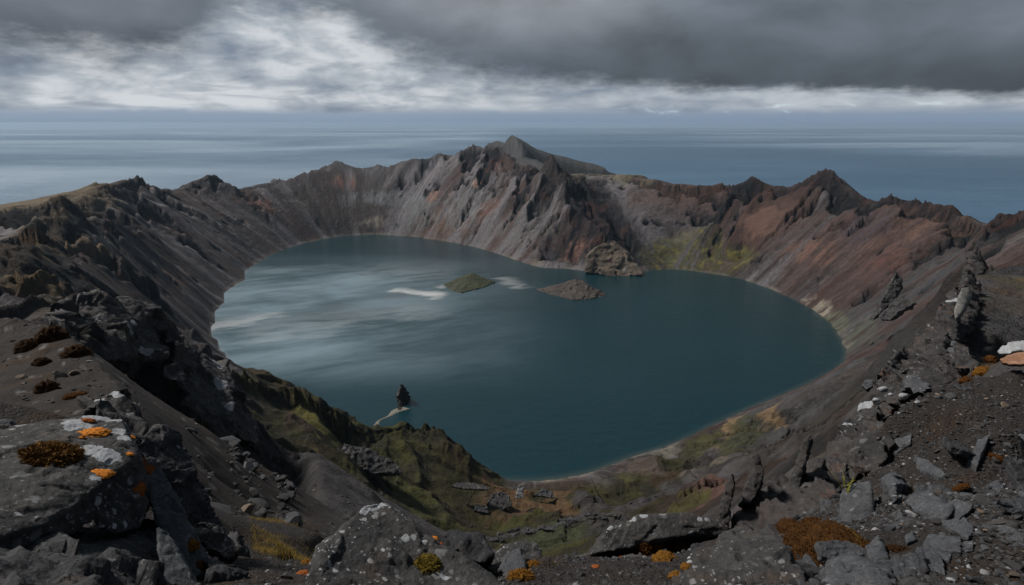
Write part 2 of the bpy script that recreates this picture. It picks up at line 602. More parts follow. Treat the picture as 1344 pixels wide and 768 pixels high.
# the front of the headland is bare rock
hx, hy, _ = P(760, 305, 1370)
rk = np.maximum(rk, 1 - sstep(55, 105, np.hypot(x - hx, y - hy) + fbm(x / 30, y / 30, z / 30, 3) * 50))
rock[FAR] = rk * far * land
def facets(x, y, seed, k=.35):
    """broken, flat-faced rock with sharp edges: the lowest of randomly tilted planes round each spot"""
    xi, yi = np.floor(x).astype(np.int32), np.floor(y).astype(np.int32)
    best = np.full(x.shape, 9.0)
    for dx in (-1, 0, 1):
        for dy in (-1, 0, 1):
            hh = _perm[_perm[(xi + dx + seed) & 255] + ((yi + dy) & 255)]
            px_, py_ = x - (xi + dx + .5 + _g3[hh, 0] * .4), y - (yi + dy + .5 + _g3[hh, 1] * .4)
            best = np.minimum(best, _g3[hh, 2] * .30 + px_ * _g3[hh, 1] * 1.1 + py_ * _g3[hh, 0] * 1.1 + k * (px_ * px_ + py_ * py_))
    return best + .12


wx_, wy_ = x + wob * 22 + fbm(x / 20, y / 20, 3, 2) * 8, y + fbm(x / 80, y / 80, 9.0, 2) * 22
fac = facets(wx_ / 66, wy_ / 66, 3) * 66 * .55 + facets(wx_ / 27, wy_ / 27, 5) * 27 * .60 + facets(wx_ / 11, wy_ / 11, 8) * 11 * .55
d_ = fl * (rib - .4) * (7 + 27 * up) + fl * (rib2 - .4) * (.8 + 4.5 * up)
d_ += rk * (fac + 7 * fl) * (.75 + .25 * sstep(0, 30, c))
out_c = sstep(.21, .31, fbm(e1 / 30 + wob * .5, e2 / 30, z / 55 + 2.0, 3) + .25 * fbm(x / 26, y / 26, z / 22, 3)) * fl * sstep(12, 40, z) * (1 - rk)
rock[FAR] = np.maximum(rock[FAR], out_c * far)
d_ += out_c * (6 + fac * .6)
d_ += fbm(x / 70, y / 70, 3, 3) * 4 + fbm(x / 14, y / 14, z / 14, 3) * (.5 + 1.6 * rk)
jag = (1 - sstep(5, 45, c)) * sstep(40, 100, z)
d_ += jag * (fbm(x / 50, y / 50, 6, 3) * 4 + facets(wx_ / 38, wy_ / 38, 12) * 38 * .26 + facets(wx_ / 15, wy_ / 15, 14) * 15 * .38)
# the named summits of the rim: pointed, with a few arêtes each
for px_, py_, r_, hh_, rd_ in ((85, 254, 960, 9, 40), (150, 236, 1420, 8, 45), (183, 229, None, 17, 60), (280, 227, None, 16, 70), (446, 209, None, 13, 60), (539, 204, None, 9, 45), (575, 196, None, 11, 50), (614, 187, None, 12, 48),
                             (643, 185, None, 13, 60), (727, 210, 1590, 14, 60), (987, 230, None, 14, 60), (1075, 225, None, 12, 45), (1091, 224, None, 14, 60), (1169, 254, None, 11, 45), (1203, 258, None, 8, 45), (1243, 268, None, 10, 36), (1309, 275, 1120, 11, 36), (1333, 274, 1080, 12, 36)):
    if r_ is None:
        q_ = min(list(far_rim) + list(right_rim), key=lambda w: abs(px_ - (672 + FPX * w[0] / (cp * w[1] - sp * (w[2] - H)))))
    else:
        q_ = P(px_, py_, r_)
    ax_, ay_ = x - q_[0], y - q_[1]
    dd_ = np.hypot(ax_, ay_) / rd_
    th_ = np.arctan2(ay_, ax_)
    d_ += hh_ * np.clip(1 - dd_ * (1 + .28 * np.cos(3 * th_ + px_) + .12 * np.cos(7 * th_)), 0, 1)

# the great buttress that falls from the central peak to the lake
sp_pts = np.array(densify([q for q in spine[3:]], 10))
sd2 = np.full(x.shape, 1e9)
for q in sp_pts:
    sd2 = np.minimum(sd2, (x - q[0]) ** 2 + (y - q[1]) ** 2)
spd = np.sqrt(sd2) + fbm(x / 30, y / 30, 4.0, 3) * 14
d_ += 17 * np.clip(1 - spd / 60, 0, 1)
side = sstep(-6, 22, (x - np.interp(y, sp_pts[::-1, 1], sp_pts[::-1, 0])) + fbm(x / 25, y / 25, 8.0, 3) * 16)
butt = (1 - sstep(60, 120, spd)) * side * (z > 8)
rock[FAR] = np.maximum(rock[FAR], butt * .95)  # dark rock tone on the right face paints in its shade
d_ += butt * fac * .5
dz[FAR] += far * land * d_ * (1 - .5 * sstep(1900, 2200, RR[FAR]))

# ---- slopes between us and the valley
x, y, z, e1, e2 = X[MID], Y[MID], ZB[MID], ex[MID], ey[MID]
mid = sstep(25, 60, RR[MID]) * (1 - sstep(250, 420, RR[MID]))
dz[MID] += mid * sstep(0, 20, z) * (fbm(x / 30, y / 30, z / 30, 5) * 2.2 + (ridged(e1 / 22, e2 / 22, z / 200, 3) - .4) * 1.6) * sstep(30, 140, RR[MID])

x, y, z = X[VAL], Y[VAL], ZB[VAL]
vall = np.zeros_like(X)
vall[VAL] = sstep(250, 300, RR[VAL]) * (1 - sstep(520, 600, RR[VAL])) * sstep(2, 18, z)
dz[VAL] += vall[VAL] * ((ridged(x / 52 + 3, y / 52, z / 60, 5) - .42) * 9 + facets(x / 34, y / 34, 9) * 6 + facets(x / 11, y / 11, 2) * 2.2 + fbm(x / 9, y / 9, 1.0, 4) * 1.3)

# ---- the dark crag ridge on the left, rugged
x, y, z = X[CRG], Y[CRG], ZB[CRG]
cragL = np.zeros_like(X)
cragL[CRG] = sstep(88, 118, RR[CRG]) * (1 - sstep(215, 260, RR[CRG])) * (1 - sstep(-22, -18.5, AZD[CRG]))
cf1, cf2, cfid = worley3(x / 12, y / 12, z / 8)
dz[CRG] += cragL[CRG] * (facets(x / 26, y / 26, 4) * 13 + facets(x / 11, y / 11, 6) * 6 + facets(x / 4.5, y / 4.5, 7) * 2.2 + (ridged(x / 9, y / 9, z / 9, 3) - .45) * 1.4)

# ---- steep broken ground on the lake side of the right ridge
RR_ = rows(12, 290)
x, y, z = X[RR_], Y[RR_], ZB[RR_]
steep = np.zeros_like(X)
steep[RR_] = sstep(12, 20, RR[RR_]) * (1 - sstep(220, 285, RR[RR_])) * sstep(14, 18, AZD[RR_]) * sstep(.45, .75, slope[RR_]) * sstep(-.1, .15, fbm(x / 40, y / 40, z / 40, 3) + .1)
sc = np.clip(RR[RR_] / 60, .35, 2.2)
dz[RR_] += steep[RR_] * (facets(x / 9, y / 9, 21) * 2.6 + facets(x / 4, y / 4, 22) * 1.3) * sc * .7

# ---- near ground: gritty
x, y = X[NEAR], Y[NEAR]
near = 1 - sstep(14, 30, RR[NEAR])
hillside = np.zeros_like(X)
hillside[NEAR] = sstep(7, 16, RR[NEAR]) * (1 - sstep(48, 70, RR[NEAR]))
dz[NEAR] += near * (fbm(x * 1.1, y * 1.1, 2.2, 4) * .10 + fbm(x * 5, y * 5, 7.0, 4) * .03) * sstep(.9, 2.2, RR[NEAR])
dz[NEAR] += hillside[NEAR] * (fbm(x / 6, y / 6, 5.0, 4) * .7 + fbm(x / 1.3, y / 1.3, 5.0, 4) * .16)
ZT = ZB + dz
# ------------------------------------------------------------------ what colour the ground has (dry albedo, plus painted shade on the buttress's right face)
def px_of(x, y, z):
    f = cp * y - sp * (z - H)
    u = sp * y + cp * (z - H)
    return 672 + FPX * x / f, 384 - FPX * u / f


def C(*c):
    return np.array(c, np.float32)


PX, PY = px_of(X, Y, ZT)


def hit(px, py, rmin=2.0):
    """the ground point seen at a pixel: first grid point along that azimuth at or above the sight line"""
    a, b, c = ray(px, py)
    j = int(np.argmin(abs(az - math.atan2(a, b))))
    rr = RR[:, j]
    up = (ZT[:, j] - H) / rr >= c
    up &= rr > rmin
    k = int(np.argmax(up)) if up.any() else len(rr) - 1
    return X[k, j], Y[k, j], ZT[k, j], rr[k]


def blob(px, py, wpx, hpx=None, rmin=60, n=.5, scale=.5):
    """a patch of ground round the point seen at (px, py), uneven edge, about wpx wide as seen from the rim; returns (window, weight)"""
    x0, y0, z0, r0 = hit(px, py, rmin)
    d0 = math.sqrt(r0 * r0 + (H - z0) ** 2)
    rad = wpx / FPX * d0 * .5
    radz = (hpx or wpx) / FPX * d0 * .5
    i0, i1 = np.searchsorted(lr, np.log((max(r0 - rad * 3, 1), r0 + rad * 3)))
    a0, da = math.atan2(x0, y0), min(1.0, rad * 3 / r0)
    j0, j1 = np.searchsorted(az, (a0 - da, a0 + da))
    s = (slice(i0, max(i1, i0 + 2)), slice(j0, max(j1, j0 + 2)))
    xs, ys, zs = X[s], Y[s], ZT[s]
    d = np.sqrt(((xs - x0) ** 2 + (ys - y0) ** 2) / rad ** 2 * .7 + ((zs - z0) / radz) ** 2)
    e = fbm(xs / rad / scale, ys / rad / scale, zs / rad / scale, 4)
    w = 1 - sstep(.70, 1.3, d + e * n * 2)
    if r0 > 600:                                   # coloured stone trails away down the fall line
        w = w * sstep(-.22, .22, fbm(ex[s] / 9, ey[s] / 9, zs / 120, 4) + .06)
    return s, w


def lay(c, w, k):
    return c + (C(*k) - c) * w[..., None]


def dab(col, spots, grow=1.0, k=.85, rmin=60, extra=None):
    for px_, py_, w_, h_, c_ in spots:
        s, w = blob(px_, py_, w_ * grow, h_ * grow, rmin)
        if extra is not None:
            w = w * extra[s]
        col[s] = lay(col[s], w * k, c_)


col = np.broadcast_to(C(.055, .052, .052), X.shape + (3,)).copy()
# ---- crater walls
x, y, z, e1, e2, zt = X[FAR], Y[FAR], ZB[FAR], ex[FAR], ey[FAR], ZT[FAR]
rkf = rock[FAR]
far = sstep(250, 420, RR[FAR])
e1 = e1 + 9 * fbm(x / 60, y / 60, z / 60 + 5, 3)
g1 = fbm(e1 / 26, e2 / 26, z / 600, 4)                 # broad runs of scree
g2 = fbm(e1 / 7, e2 / 7, z / 260, 3)                 # narrow runs
k = np.broadcast_to(C(.060, .055, .054), x.shape + (3,)).copy()
cen = np.exp(-((x - 0) / 330) ** 2) * sstep(900, 1200, y)
k = lay(k, sstep(-.1, .4, g1 + cen * .35) * .8, (.185, .18, .183))
k = lay(k, sstep(.02, .42, -g1) * .75, (.068, .047, .037))
k = lay(k, sstep(.08, .40, g2) * .55, (.205, .195, .19))
k = lay(k, sstep(.10, .45, -g2) * .6, (.032, .031, .034))
redz = sstep(-.10, .36, fbm(e1 / 80 + 3, e2 / 80, z / 240, 4) + .30 * sstep(150, 500, x) - .10)
k = lay(k, redz * .7, (.074, .048, .039))
rc = np.broadcast_to(C(.019, .019, .022), x.shape + (3,)).copy()
rc = lay(rc, sstep(.05, .4, fbm(x / 55, y / 55, zt / 40 + 2, 4)), (.080, .046, .035))
rc = lay(rc, sstep(.25, .5, fbm(x / 22, y / 22, zt / 18 + 7, 4)) * .6, (.13, .12, .115))
rc = lay(rc, sstep(.1, .45, -fbm(x / 30, y / 30, zt / 20 + 12, 4)) * .8, (.011, .011, .014))
k = k * (1 - rkf[..., None]) + rc * rkf[..., None]
k *= C(.84, .82, .83)
lum = k.mean(-1, keepdims=True)
k = np.clip(lum.mean() * (lum / lum.mean()) ** 1.3 * (k / lum) ** 1.55, .006, .5).astype(np.float32)
k = k * (.80 - .08 * sstep(100, 320, x))[..., None].astype(np.float32)
# outside of the rim on the left: dry tan grass and ash
tl = sstep(230, 400, RR[FAR]) * (1 - sstep(-34, -31, AZD[FAR] + fbm(x / 60, y / 60, 2, 3) * 3)) * (1 - rkf * .7) * (1 - sstep(.6, .95, slope[FAR])) * (1 - inner[FAR] * sstep(10, 40, cd[FAR]))
k = lay(k, tl, (.125, .092, .055))
k = lay(k, tl * sstep(0, .4, fbm(x / 50, y / 50, 6, 4)), (.085, .07, .05))
k = lay(k, sstep(1950, 2150, RR[FAR]) * .85, (.050, .052, .050))
sand = (1 - sstep(1.0, 4.5, np.abs(zt - .5) + 1.6 * fbm(x / 22, y / 22, 3, 3))) * sstep(.0, .3, fbm(x / 60, y / 60, 1, 4) + .02)
k = lay(k, sand * .5, (.16, .145, .115))
col[FAR] = k
dab(col, [(800, 233, 110, 26, (.14, .12, .07))], 1, .9, 1300)
dab(col, ((470, 265, 70, 60, (.062, .050, .043)), (430, 275, 50, 60, (.070, .052, .042)), (345, 270, 22, 20, (.26, .13, .095)), (322, 262, 26, 24, (.13, .07, .05)), (380, 292, 26, 40, (.05, .03, .027)), (452, 243, 20, 26, (.17, .075, .05)),
          (625, 244, 10, 10, (.36, .21, .15)), (568, 258, 14, 26, (.24, .13, .095)), (585, 290, 60, 60, (.12, .066, .042)), (640, 275, 26, 34, (.15, .07, .05)), (668, 223, 20, 24, (.17, .165, .165)),
          (655, 218, 40, 18, (.11, .055, .042)), (685, 248, 12, 26, (.14, .085, .065)), (690, 216, 60, 20, (.075, .05, .04)), (730, 230, 50, 40, (.07, .055, .05)),
          (728, 320, 55, 60, (.06, .036, .03)), (760, 300, 60, 34, (.055, .034, .03)), (757, 332, 26, 40, (.21, .11, .085)), (720, 340, 18, 30, (.06, .062, .07)), (703, 345, 14, 16, (.17, .15, .12)),
          (870, 260, 60, 50, (.085, .05, .037)), (925, 255, 40, 50, (.085, .045, .032)), (1000, 292, 34, 40, (.12, .068, .048)), (1030, 285, 34, 50, (.085, .050, .04)),
          (1110, 320, 110, 60, (.082, .050, .041)), (1180, 300, 80, 60, (.088, .052, .041)), (1230, 300, 46, 50, (.12, .072, .052)), (1140, 300, 46, 50, (.045, .04, .05)), (1060, 330, 60, 20, (.13, .07, .05)),
          (1160, 345, 50, 30, (.095, .045, .036)), (500, 262, 70, 14, (.17, .18, .19)), (610, 275, 50, 50, (.16, .165, .17)), (545, 285, 40, 50, (.14, .145, .145)), (690, 300, 70, 60, (.115, .11, .105)),
          (495, 292, 26, 10, (.26, .23, .18)), (1075, 405, 40, 14, (.27, .24, .19)), (60, 332, 60, 14, (.20, .145, .085)), (100, 330, 50, 46, (.17, .12, .07)), (40, 370, 80, 40, (.13, .085, .04)),
          (140, 262, 40, 20, (.17, .13, .085)), (200, 330, 40, 60, (.055, .05, .05)), (230, 365, 60, 26, (.15, .085, .055))), 1.15, .7)
dab(col, ((1150, 430, 170, 110, (.052, .051, .053)), (1080, 510, 170, 60, (.055, .053, .055)), (1205, 385, 120, 90, (.050, .049, .052)), (1245, 335, 80, 50, (.055, .053, .054)), (1180, 470, 110, 80, (.050, .048, .049)), (1010, 560, 120, 40, (.058, .056, .057))), 1.2, .8, 300)
low = 1 - sstep(4, 14, ZT)
dab(col, ((1108, 455, 16, 60, (.22, .20, .155)), (735, 626, 110, 10, (.19, .172, .135)), (880, 592, 40, 10, (.17, .155, .12))), 1, .7, 200, low)
# moss in the far bay
mo = np.zeros_like(X)
for sp_ in ((900, 335, 90, 44), (950, 345, 60, 40), (880, 345, 60, 30), (915, 310, 50, 30)):
    s, w = blob(*sp_, 1000)
    mo[s] = np.maximum(mo[s], w)
mw = mo[FAR]
col[FAR] = lay(lay(col[FAR], mw * .9, (.050, .050, .018)), mw * sstep(0, .3, fbm(x / 20, y / 20, zt / 20, 4)), (.115, .10, .028))
# ---- the valley below
x, y, zt = X[VAL], Y[VAL], ZT[VAL]
k = col[VAL]
vn, vn2 = fbm(x / 26, y / 26, 4.0, 5), fbm(x / 60 + 5, y / 60, 14.0, 4)
vm = vall[VAL] * np.clip(1 - sstep(11, 18, AZD[VAL] + vn2 * 12) * .85, 0, 1) * sstep(-25.5, -23.5, AZD[VAL] + vn * 4)
k = lay(k, vm * .95, (.030, .027, .010))
k = lay(k, vm * sstep(-.05, .3, vn), (.056, .054, .013))
k = lay(k, vm * sstep(.05, .4, -vn2 + vn * .4) * .8, (.055, .034, .016))
k = lay(k, vm * sstep(.2, .45, fbm(x / 9, y / 9, 2, 4)) * .6, (.022, .020, .019))
col[VAL] = k
dab(col, ((690, 660, 100, 26, (.135, .078, .038)), (660, 668, 60, 22, (.10, .060, .030)), (850, 612, 46, 44, (.10, .072, .062)), (832, 625, 30, 36, (.06, .055, .018)), (880, 605, 30, 36, (.04, .038, .012)),
          (930, 612, 70, 22, (.17, .14, .11)), (940, 632, 90, 20, (.13, .075, .058)), (850, 658, 150, 22, (.062, .056, .058)), (780, 665, 70, 16, (.062, .056, .058)), (900, 668, 90, 16, (.075, .068, .020)),
          (960, 562, 80, 12, (.20, .135, .070)), (1010, 545, 60, 12, (.19, .125, .065)), (970, 578, 120, 20, (.050, .052, .024)), (920, 585, 60, 16, (.060, .058, .018)), (1040, 560, 90, 30, (.080, .076, .076)), (900, 600, 50, 12, (.035, .034, .014)),
          (1130, 440, 60, 30, (.075, .078, .055)), (1080, 460, 40, 30, (.085, .08, .06)), (1100, 425, 60, 14, (.085, .09, .06)), (420, 552, 70, 14, (.11, .10, .022)), (440, 575, 60, 20, (.085, .080, .02)), (540, 660, 120, 24, (.070, .070, .02)),
          (390, 548, 50, 16, (.06, .04, .028)), (600, 650, 90, 40, (.045, .040, .013)), (720, 700, 90, 16, (.055, .062, .03))), 1.1, .85, 200)
# ---- slopes between us and the valley
x, y, z, e1, e2, zt = X[MID], Y[MID], ZB[MID], ex[MID], ey[MID], ZT[MID]
mw = sstep(20, 50, RR[MID]) * (1 - sstep(250, 290, RR[MID]))
m1 = fbm(e1 / 7, e2 / 7, z / 60, 4)
k = np.broadcast_to(C(.072, .066, .065), x.shape + (3,)).copy()
k = lay(k, sstep(.0, .4, m1) * .6, (.115, .106, .102))
k = lay(k, sstep(.05, .4, -m1) * .7, (.030, .027, .026))
k = lay(k, sstep(.15, .4, fbm(x / 40, y / 40, z / 4.0, 4)) * .6, (.036, .032, .030))
col[MID] = col[MID] * (1 - mw[..., None]) + k * mw[..., None]
x, y, zt = X[CRG], Y[CRG], ZT[CRG]
cL = cragL[CRG] * sstep(-.25, .1, fbm(x / 22, y / 22, zt / 14, 4) + .2)
k = np.broadcast_to(C(.030, .028, .028), x.shape + (3,)).copy()
k = lay(k, sstep(.0, .35, fbm(x / 16, y / 16, zt / 12 + 5, 4)), (.045, .034, .018))
k = lay(k, sstep(.16, .36, fbm(x / 5, y / 5, zt / 4 + 3, 4)) * .8, (.115, .115, .118))
col[CRG] = col[CRG] * (1 - cL[..., None]) + k * cL[..., None]
st_w = steep[MID]
col[MID] = lay(col[MID], st_w, (.032, .028, .026))
col[MID] = lay(col[MID], st_w * sstep(.05, .35, fbm(X[MID] / 14, Y[MID] / 14, ZT[MID] / 10, 4)) * .8, (.060, .036, .024))
dab(col, [(170, 497, 44, 16, (.20, .10, .06)), (230, 515, 40, 12, (.13, .08, .055))], 1, .9, 60)
# ---- brown hillside at left, brown slope behind the right ridge, gravel at our feet
sl = rows(.9, 165)
x, y, zt, ad, rr = X[sl], Y[sl], ZT[sl], AZD[sl], RR[sl]
k = col[sl]
hs = hillside[sl] * (1 - sstep(-20, -15, ad))
k = lay(k, hs, (.026, .021, .018))
k = lay(k, hs * sstep(.08, .4, fbm(x / 3, y / 3, 4, 4)), (.034, .020, .010))
k = lay(k, hs * sstep(.22, .42, fbm(x / .7, y / .7, 9, 4)) * .8, (.15, .145, .14))
rs = sstep(17, 21, rr) * (1 - sstep(120, 160, rr)) * sstep(24.0, 27, ad)
k = lay(k, rs, (.070, .066, .066))
k = lay(k, rs * sstep(-.05, .35, fbm(x / 8, y / 8, zt / 3, 4)), (.085, .050, .024))
k = lay(k, rs * sstep(.12, .4, fbm(x / 5 + 4, y / 14, zt / 3, 4)) * .8, (.085, .075, .02))
nr_ = (1 - sstep(13, 18, rr))
k = lay(k, nr_, (.024, .020, .018))
k = lay(k, nr_ * sstep(.0, .35, fbm(x * 1.2, y * 1.2, 4, 4)) * .7, (.034, .019, .009))
k = lay(k, nr_ * sstep(.1, .4, fbm(x * 7, y * 7, 4, 4)) * .6, (.048, .044, .042))
gg = sstep(7, 8.5, rr) * (1 - sstep(14, 17, rr)) * sstep(-25, -22, ad) * (1 - sstep(-16.5, -14.5, ad))
k = lay(k, gg * sstep(-.15, .15, fbm(x / 1.5, y / 1.5, 5, 4)), (.10, .072, .016))
col[sl] = k
col = np.clip(col * (1 + .22 * fbm(X / 9, Y / 9, ZT / 9, 3)[..., None]), .008, .6)

# ------------------------------------------------------------------ terrain material
def ground_material():
    m, nt, b = new_mat('volcanic_ground')
    base = attr(nt, 'Col', 'Color')
    rk_ = attr(nt, 'rocky')
    nearw = attr(nt, 'near')
    fl = attr(nt, 'flow', 'Vector')
    geo = nt.nodes.new('ShaderNodeNewGeometry')
    pos = N(nt, geo.outputs['Position'])
    # far away: fine runs of stones down the fall line
    st = noise(nt, vscale(nt, fl, (.35, .35, .006)), 1, 4, .6)
    grain = noise(nt, pos, .22, 8, .72)
    f = (st - .5) * 1.7 * (1 - nearw) * (1 - rk_ * .6) + (grain - .5) * 1.5 * (1 - nearw)
    # close by: grit, pebbles and pale chips
    gn = noise(nt, pos, 14, 6, .7)
    v = voro(nt, pos, 30)
    pale = sep(nt, N(nt, v.outputs['Color']))[0].smooth(.86, .97) * N(nt, v.outputs['Distance']).smooth(.42, .2)
    f = f + (gn - .5) * 1.1 * nearw
    c = mix(nt, 1.0, base, comb(nt, f + 1, f + 1, f + 1), 'MULTIPLY')
    c = mix(nt, pale * nearw * .7, c, (.22, .215, .21))
    nt.links.new(c.s, b.inputs['Base Color'])
    b.inputs['Roughness'].default_value = .92
    b.inputs['Specular IOR Level'].default_value = .25
    # relief
    far_h = noise(nt, pos, .11, 8, .68)
    n1 = bump(nt, far_h * (rk_ * 1.1 + .45) + st * .16, 1.0, 9.0)
    near_h = noise(nt, pos, 6, 6, .7) + N(nt, voro(nt, pos, 24).outputs['Distance']) * -.5 + N(nt, voro(nt, pos, 60).outputs['Distance']) * -.25
    n2 = bump(nt, near_h, .9, .06)
    mx = nt.nodes.new('ShaderNodeMix')
    mx.data_type = 'VECTOR'
    setin(nt, mx.inputs[0], nearw)
    setin(nt, mx.inputs[4], n1)
    setin(nt, mx.inputs[5], n2)
    nt.links.new(mx.outputs[1], b.inputs['Normal'])
    return m


V = np.stack([X, Y, ZT], -1).reshape(-1, 3)
terrain = mesh_np('terrain', V, grid_faces(FINE_R, FINE_A), ground_material(),
                  {'Col': col.reshape(-1, 3), 'rocky': np.clip(rock + cragL + vall * .55 + steep, 0, 1).ravel(), 'near': (1 - sstep(18, 60, RR)).ravel(),
                   'flow': np.stack([ex, ey, ZB], -1).reshape(-1, 3)})
tag(terrain, kind='structure')


def ground_z(x, y):
    """height of the built ground at a point"""
    a, r = math.atan2(x, y), math.log(math.hypot(x, y))
    j = np.interp(a, az, np.arange(FINE_A))
    i = np.interp(r, lr, np.arange(FINE_R))
    return float(sample(ZT, np.array(i), np.array(j)))
# ------------------------------------------------------------------ sun, sky, haze, lake, sea
SUN_EL, SUN_AZ = 50.0, -72.0             # azimuth from the view direction (+Y), positive to the right
sd = bpy.data.lights.new('sun', 'SUN')
so = bpy.data.objects.new('sun', sd)
COL.objects.link(so)
sd.energy = 4.0
sd.angle = R(9)
sd.color = (1.0, .955, .90)
dirv = Vector((math.sin(R(SUN_AZ)) * math.cos(R(SUN_EL)), math.cos(R(SUN_AZ)) * math.cos(R(SUN_EL)), math.sin(R(SUN_EL))))
so.rotation_euler = dirv.to_track_quat('Z', 'Y').to_euler()
so.location = (-300, 0, 600)


def build_world():
    w = bpy.data.worlds.new('World')
    scene.world = w
    w.use_nodes = True
    nt = w.node_tree
    bg = nt.nodes['Background']
    tc = nt.nodes.new('ShaderNodeTexCoord')
    d = N(nt, tc.outputs['Generated'])
    x, y, z = sep(nt, d)
    el = z._m('ARCSINE') * (180 / math.pi)
    azd = x._m('ARCTAN2', y) * (180 / math.pi)
    sky = nt.nodes.new('ShaderNodeTexSky')
    sky.sky_type = 'NISHITA'
    sky.sun_disc = False
    sky.sun_elevation = R(SUN_EL)
    sky.sun_rotation = R(SUN_AZ)
    sky.altitude = 300
    nish = N(nt, sky.outputs[0])
    q = comb(nt, azd, el * 2.6, 0)                      # cloud space: wide and flat near the horizon
    # lower edge of the dark deck, by azimuth
    fc = nt.nodes.new('ShaderNodeFloatCurve')
    pts = [(-180, 6), (-60, 3.4), (-45, 3.4), (-37, 3.9), (-31, 4.0), (-27, 4.4), (-25.5, 5.2), (-23.5, 7.2), (-20, 8.2), (-16, 8.0), (-13, 6.6), (-9, 4.6), (-5, 3.6), (0, 3.1), (6, 2.75), (14, 2.5), (22, 2.4), (32, 2.0), (38, 1.6), (60, 1.6), (180, 6)]
    cm = fc.mapping
    cm.use_clip = False
    cu = cm.curves[0]
    while len(cu.points) < len(pts):
        cu.points.new(.5, .5)
    for pnt, (a, e) in zip(cu.points, pts):
        pnt.location = ((a + 180) / 360, e / 10)
        pnt.handle_type = 'AUTO_CLAMPED'
    cm.update()
    setin(nt, fc.inputs['Value'], (azd + 180) / 360)
    edge = N(nt, fc.outputs[0]) * 10
    soft = azd.smooth(-9, 22, 3.0, .85)
    n_big = noise(nt, q, .09, 5, .55)
    n_mid = noise(nt, vadd(nt, q, (40, 3, 0)), .28, 6, .6)
    n_fine = noise(nt, vadd(nt, q, (7, 9, 2)), .75, 6, .62)
    e2 = edge + (n_mid - .5) * azd.smooth(-10, 20, 3.4, 1.3) + (n_fine - .5) * azd.smooth(-10, 20, 2.0, .8)
    t = (el - e2) / soft
    deck_a = t.smooth(-.35, .9)
    # deck shade: darkest at its lower edge on the right, lighter higher up, soft rolls
    up = (el - edge)
    right = azd.smooth(-14, 14)
    low = mix(nt, right, (.135, .16, .195), (.078, .094, .113))
    high = mix(nt, right, (.175, .195, .23), (.145, .172, .205))
    high = mix(nt, (azd - 1)._m('ABSOLUTE').smooth(17, 3) * el.smooth(5, 9.5), high, (.27, .295, .33))
    deck = mix(nt, up.smooth(.1, 6.5), low, high)
    roll = noise(nt, vadd(nt, comb(nt, azd, el * 1.9, 0), (23, 7, 0)), .12, 5, .52, .3)
    shade = (n_big - .5) * .45 + (roll - .5) * 1.0 + (noise(nt, vadd(nt, q, (3, 77, 0)), .05, 3, .5) - .5) * .9 + 1.0
    shade = shade * (1 - (azd + 31)._m('ABSOLUTE').smooth(9, 1) * (el - 5.4)._m('ABSOLUTE').smooth(2.6, .3) * .25)
    deck = mix(nt, 1.0, deck, comb(nt, shade, shade, shade), 'MULTIPLY')
    # bright broken cumulus between the deck and the haze
    puff = noise(nt, vadd(nt, comb(nt, azd, el * 1.9, 0), (11, 5, 0)), .095, 5, .50, .45)
    puff2 = noise(nt, vadd(nt, comb(nt, azd, el * 3.0, 0), (51, 5, 0)), .30, 5, .55, .35)
    pv = puff * .72 + puff2 * .28
    bright = pv.smooth(.38, .60)
    leftb = azd.smooth(4, -14)
    streak = noise(nt, vadd(nt, comb(nt, azd * .45, el * 4.5, 0), (5, 1, 0)), .26, 5, .52, .6)
    mass = (1 - ((azd + 18) / 11)._m('ABSOLUTE').smooth(0, 1)) * (1 - ((el - 6.0) / 3.4)._m('ABSOLUTE').smooth(0, 1))
    band = azd.smooth(6, -10, .9, 1.0) * (1 - ((el - 2.0) / 1.5)._m('ABSOLUTE').smooth(0, 1))
    pv2 = puff * .62 + puff2 * .38 + mass * .09 + band * .05
    hi_c = mix(nt, leftb, (.53, .565, .60), (.63, .665, .70))
    cum = mix(nt, pv2.smooth(.36, .50), (.205, .25, .32), (.36, .405, .46))
    cum = mix(nt, pv2.smooth(.47, .62), cum, hi_c)
    cum = mix(nt, streak.smooth(.50, .68) * el.smooth(4.2, 2.2) * .6, cum, (.25, .295, .36))
    veil = mix(nt, .12, (.225, .30, .42), vscale(nt, nish, .1))
    base_el = .75 + (puff2 - .5) * 1.0
    a_c = (el - base_el).smooth(-.15, .55) * azd.smooth(-8, 14, 1.0, .85)
    hz = mix(nt, el.smooth(-.8, 1.0), (.185, .265, .385), veil)
    hz = mix(nt, leftb * .5 * el.smooth(-.8, .8), hz, (.29, .365, .47))
    c = mix(nt, a_c, hz, cum)
    hole = (puff2.smooth(.56, .66) * (el - 1.1)._m('ABSOLUTE').smooth(.6, .1) * azd.smooth(8, 16))
    c = mix(nt, hole * .8, c, (.62, .72, .78))
    c = mix(nt, deck_a, c, deck)
    # the rest of the overcast, above the picture: grey, opener to the left
    nz_ = noise(nt, d, 2.2, 5, .55)
    openl = (azd + 40)._m('ABSOLUTE').smooth(75, 15) * el.smooth(9, 20)
    top = mix(nt, openl, (.070, .088, .110), (.22, .26, .30))
    sh2 = (nz_ - .5) * 1.1 + 1.0
    top = mix(nt, 1.0, top, comb(nt, sh2, sh2, sh2), 'MULTIPLY')
    top = mix(nt, .06, top, vscale(nt, nish, .12))
    c = mix(nt, el.smooth(9.5, 20), c, top)
    c = mix(nt, el.smooth(-1, -6), c, (.10, .13, .16))
    setin(nt, bg.inputs['Color'], c)
    bg.inputs['Strength'].default_value = 1.0
    w.cycles.sampling_method = 'MANUAL'
    w.cycles.sample_map_resolution = 1024


build_world()


def water(name, deep, mat_fn):
    pass


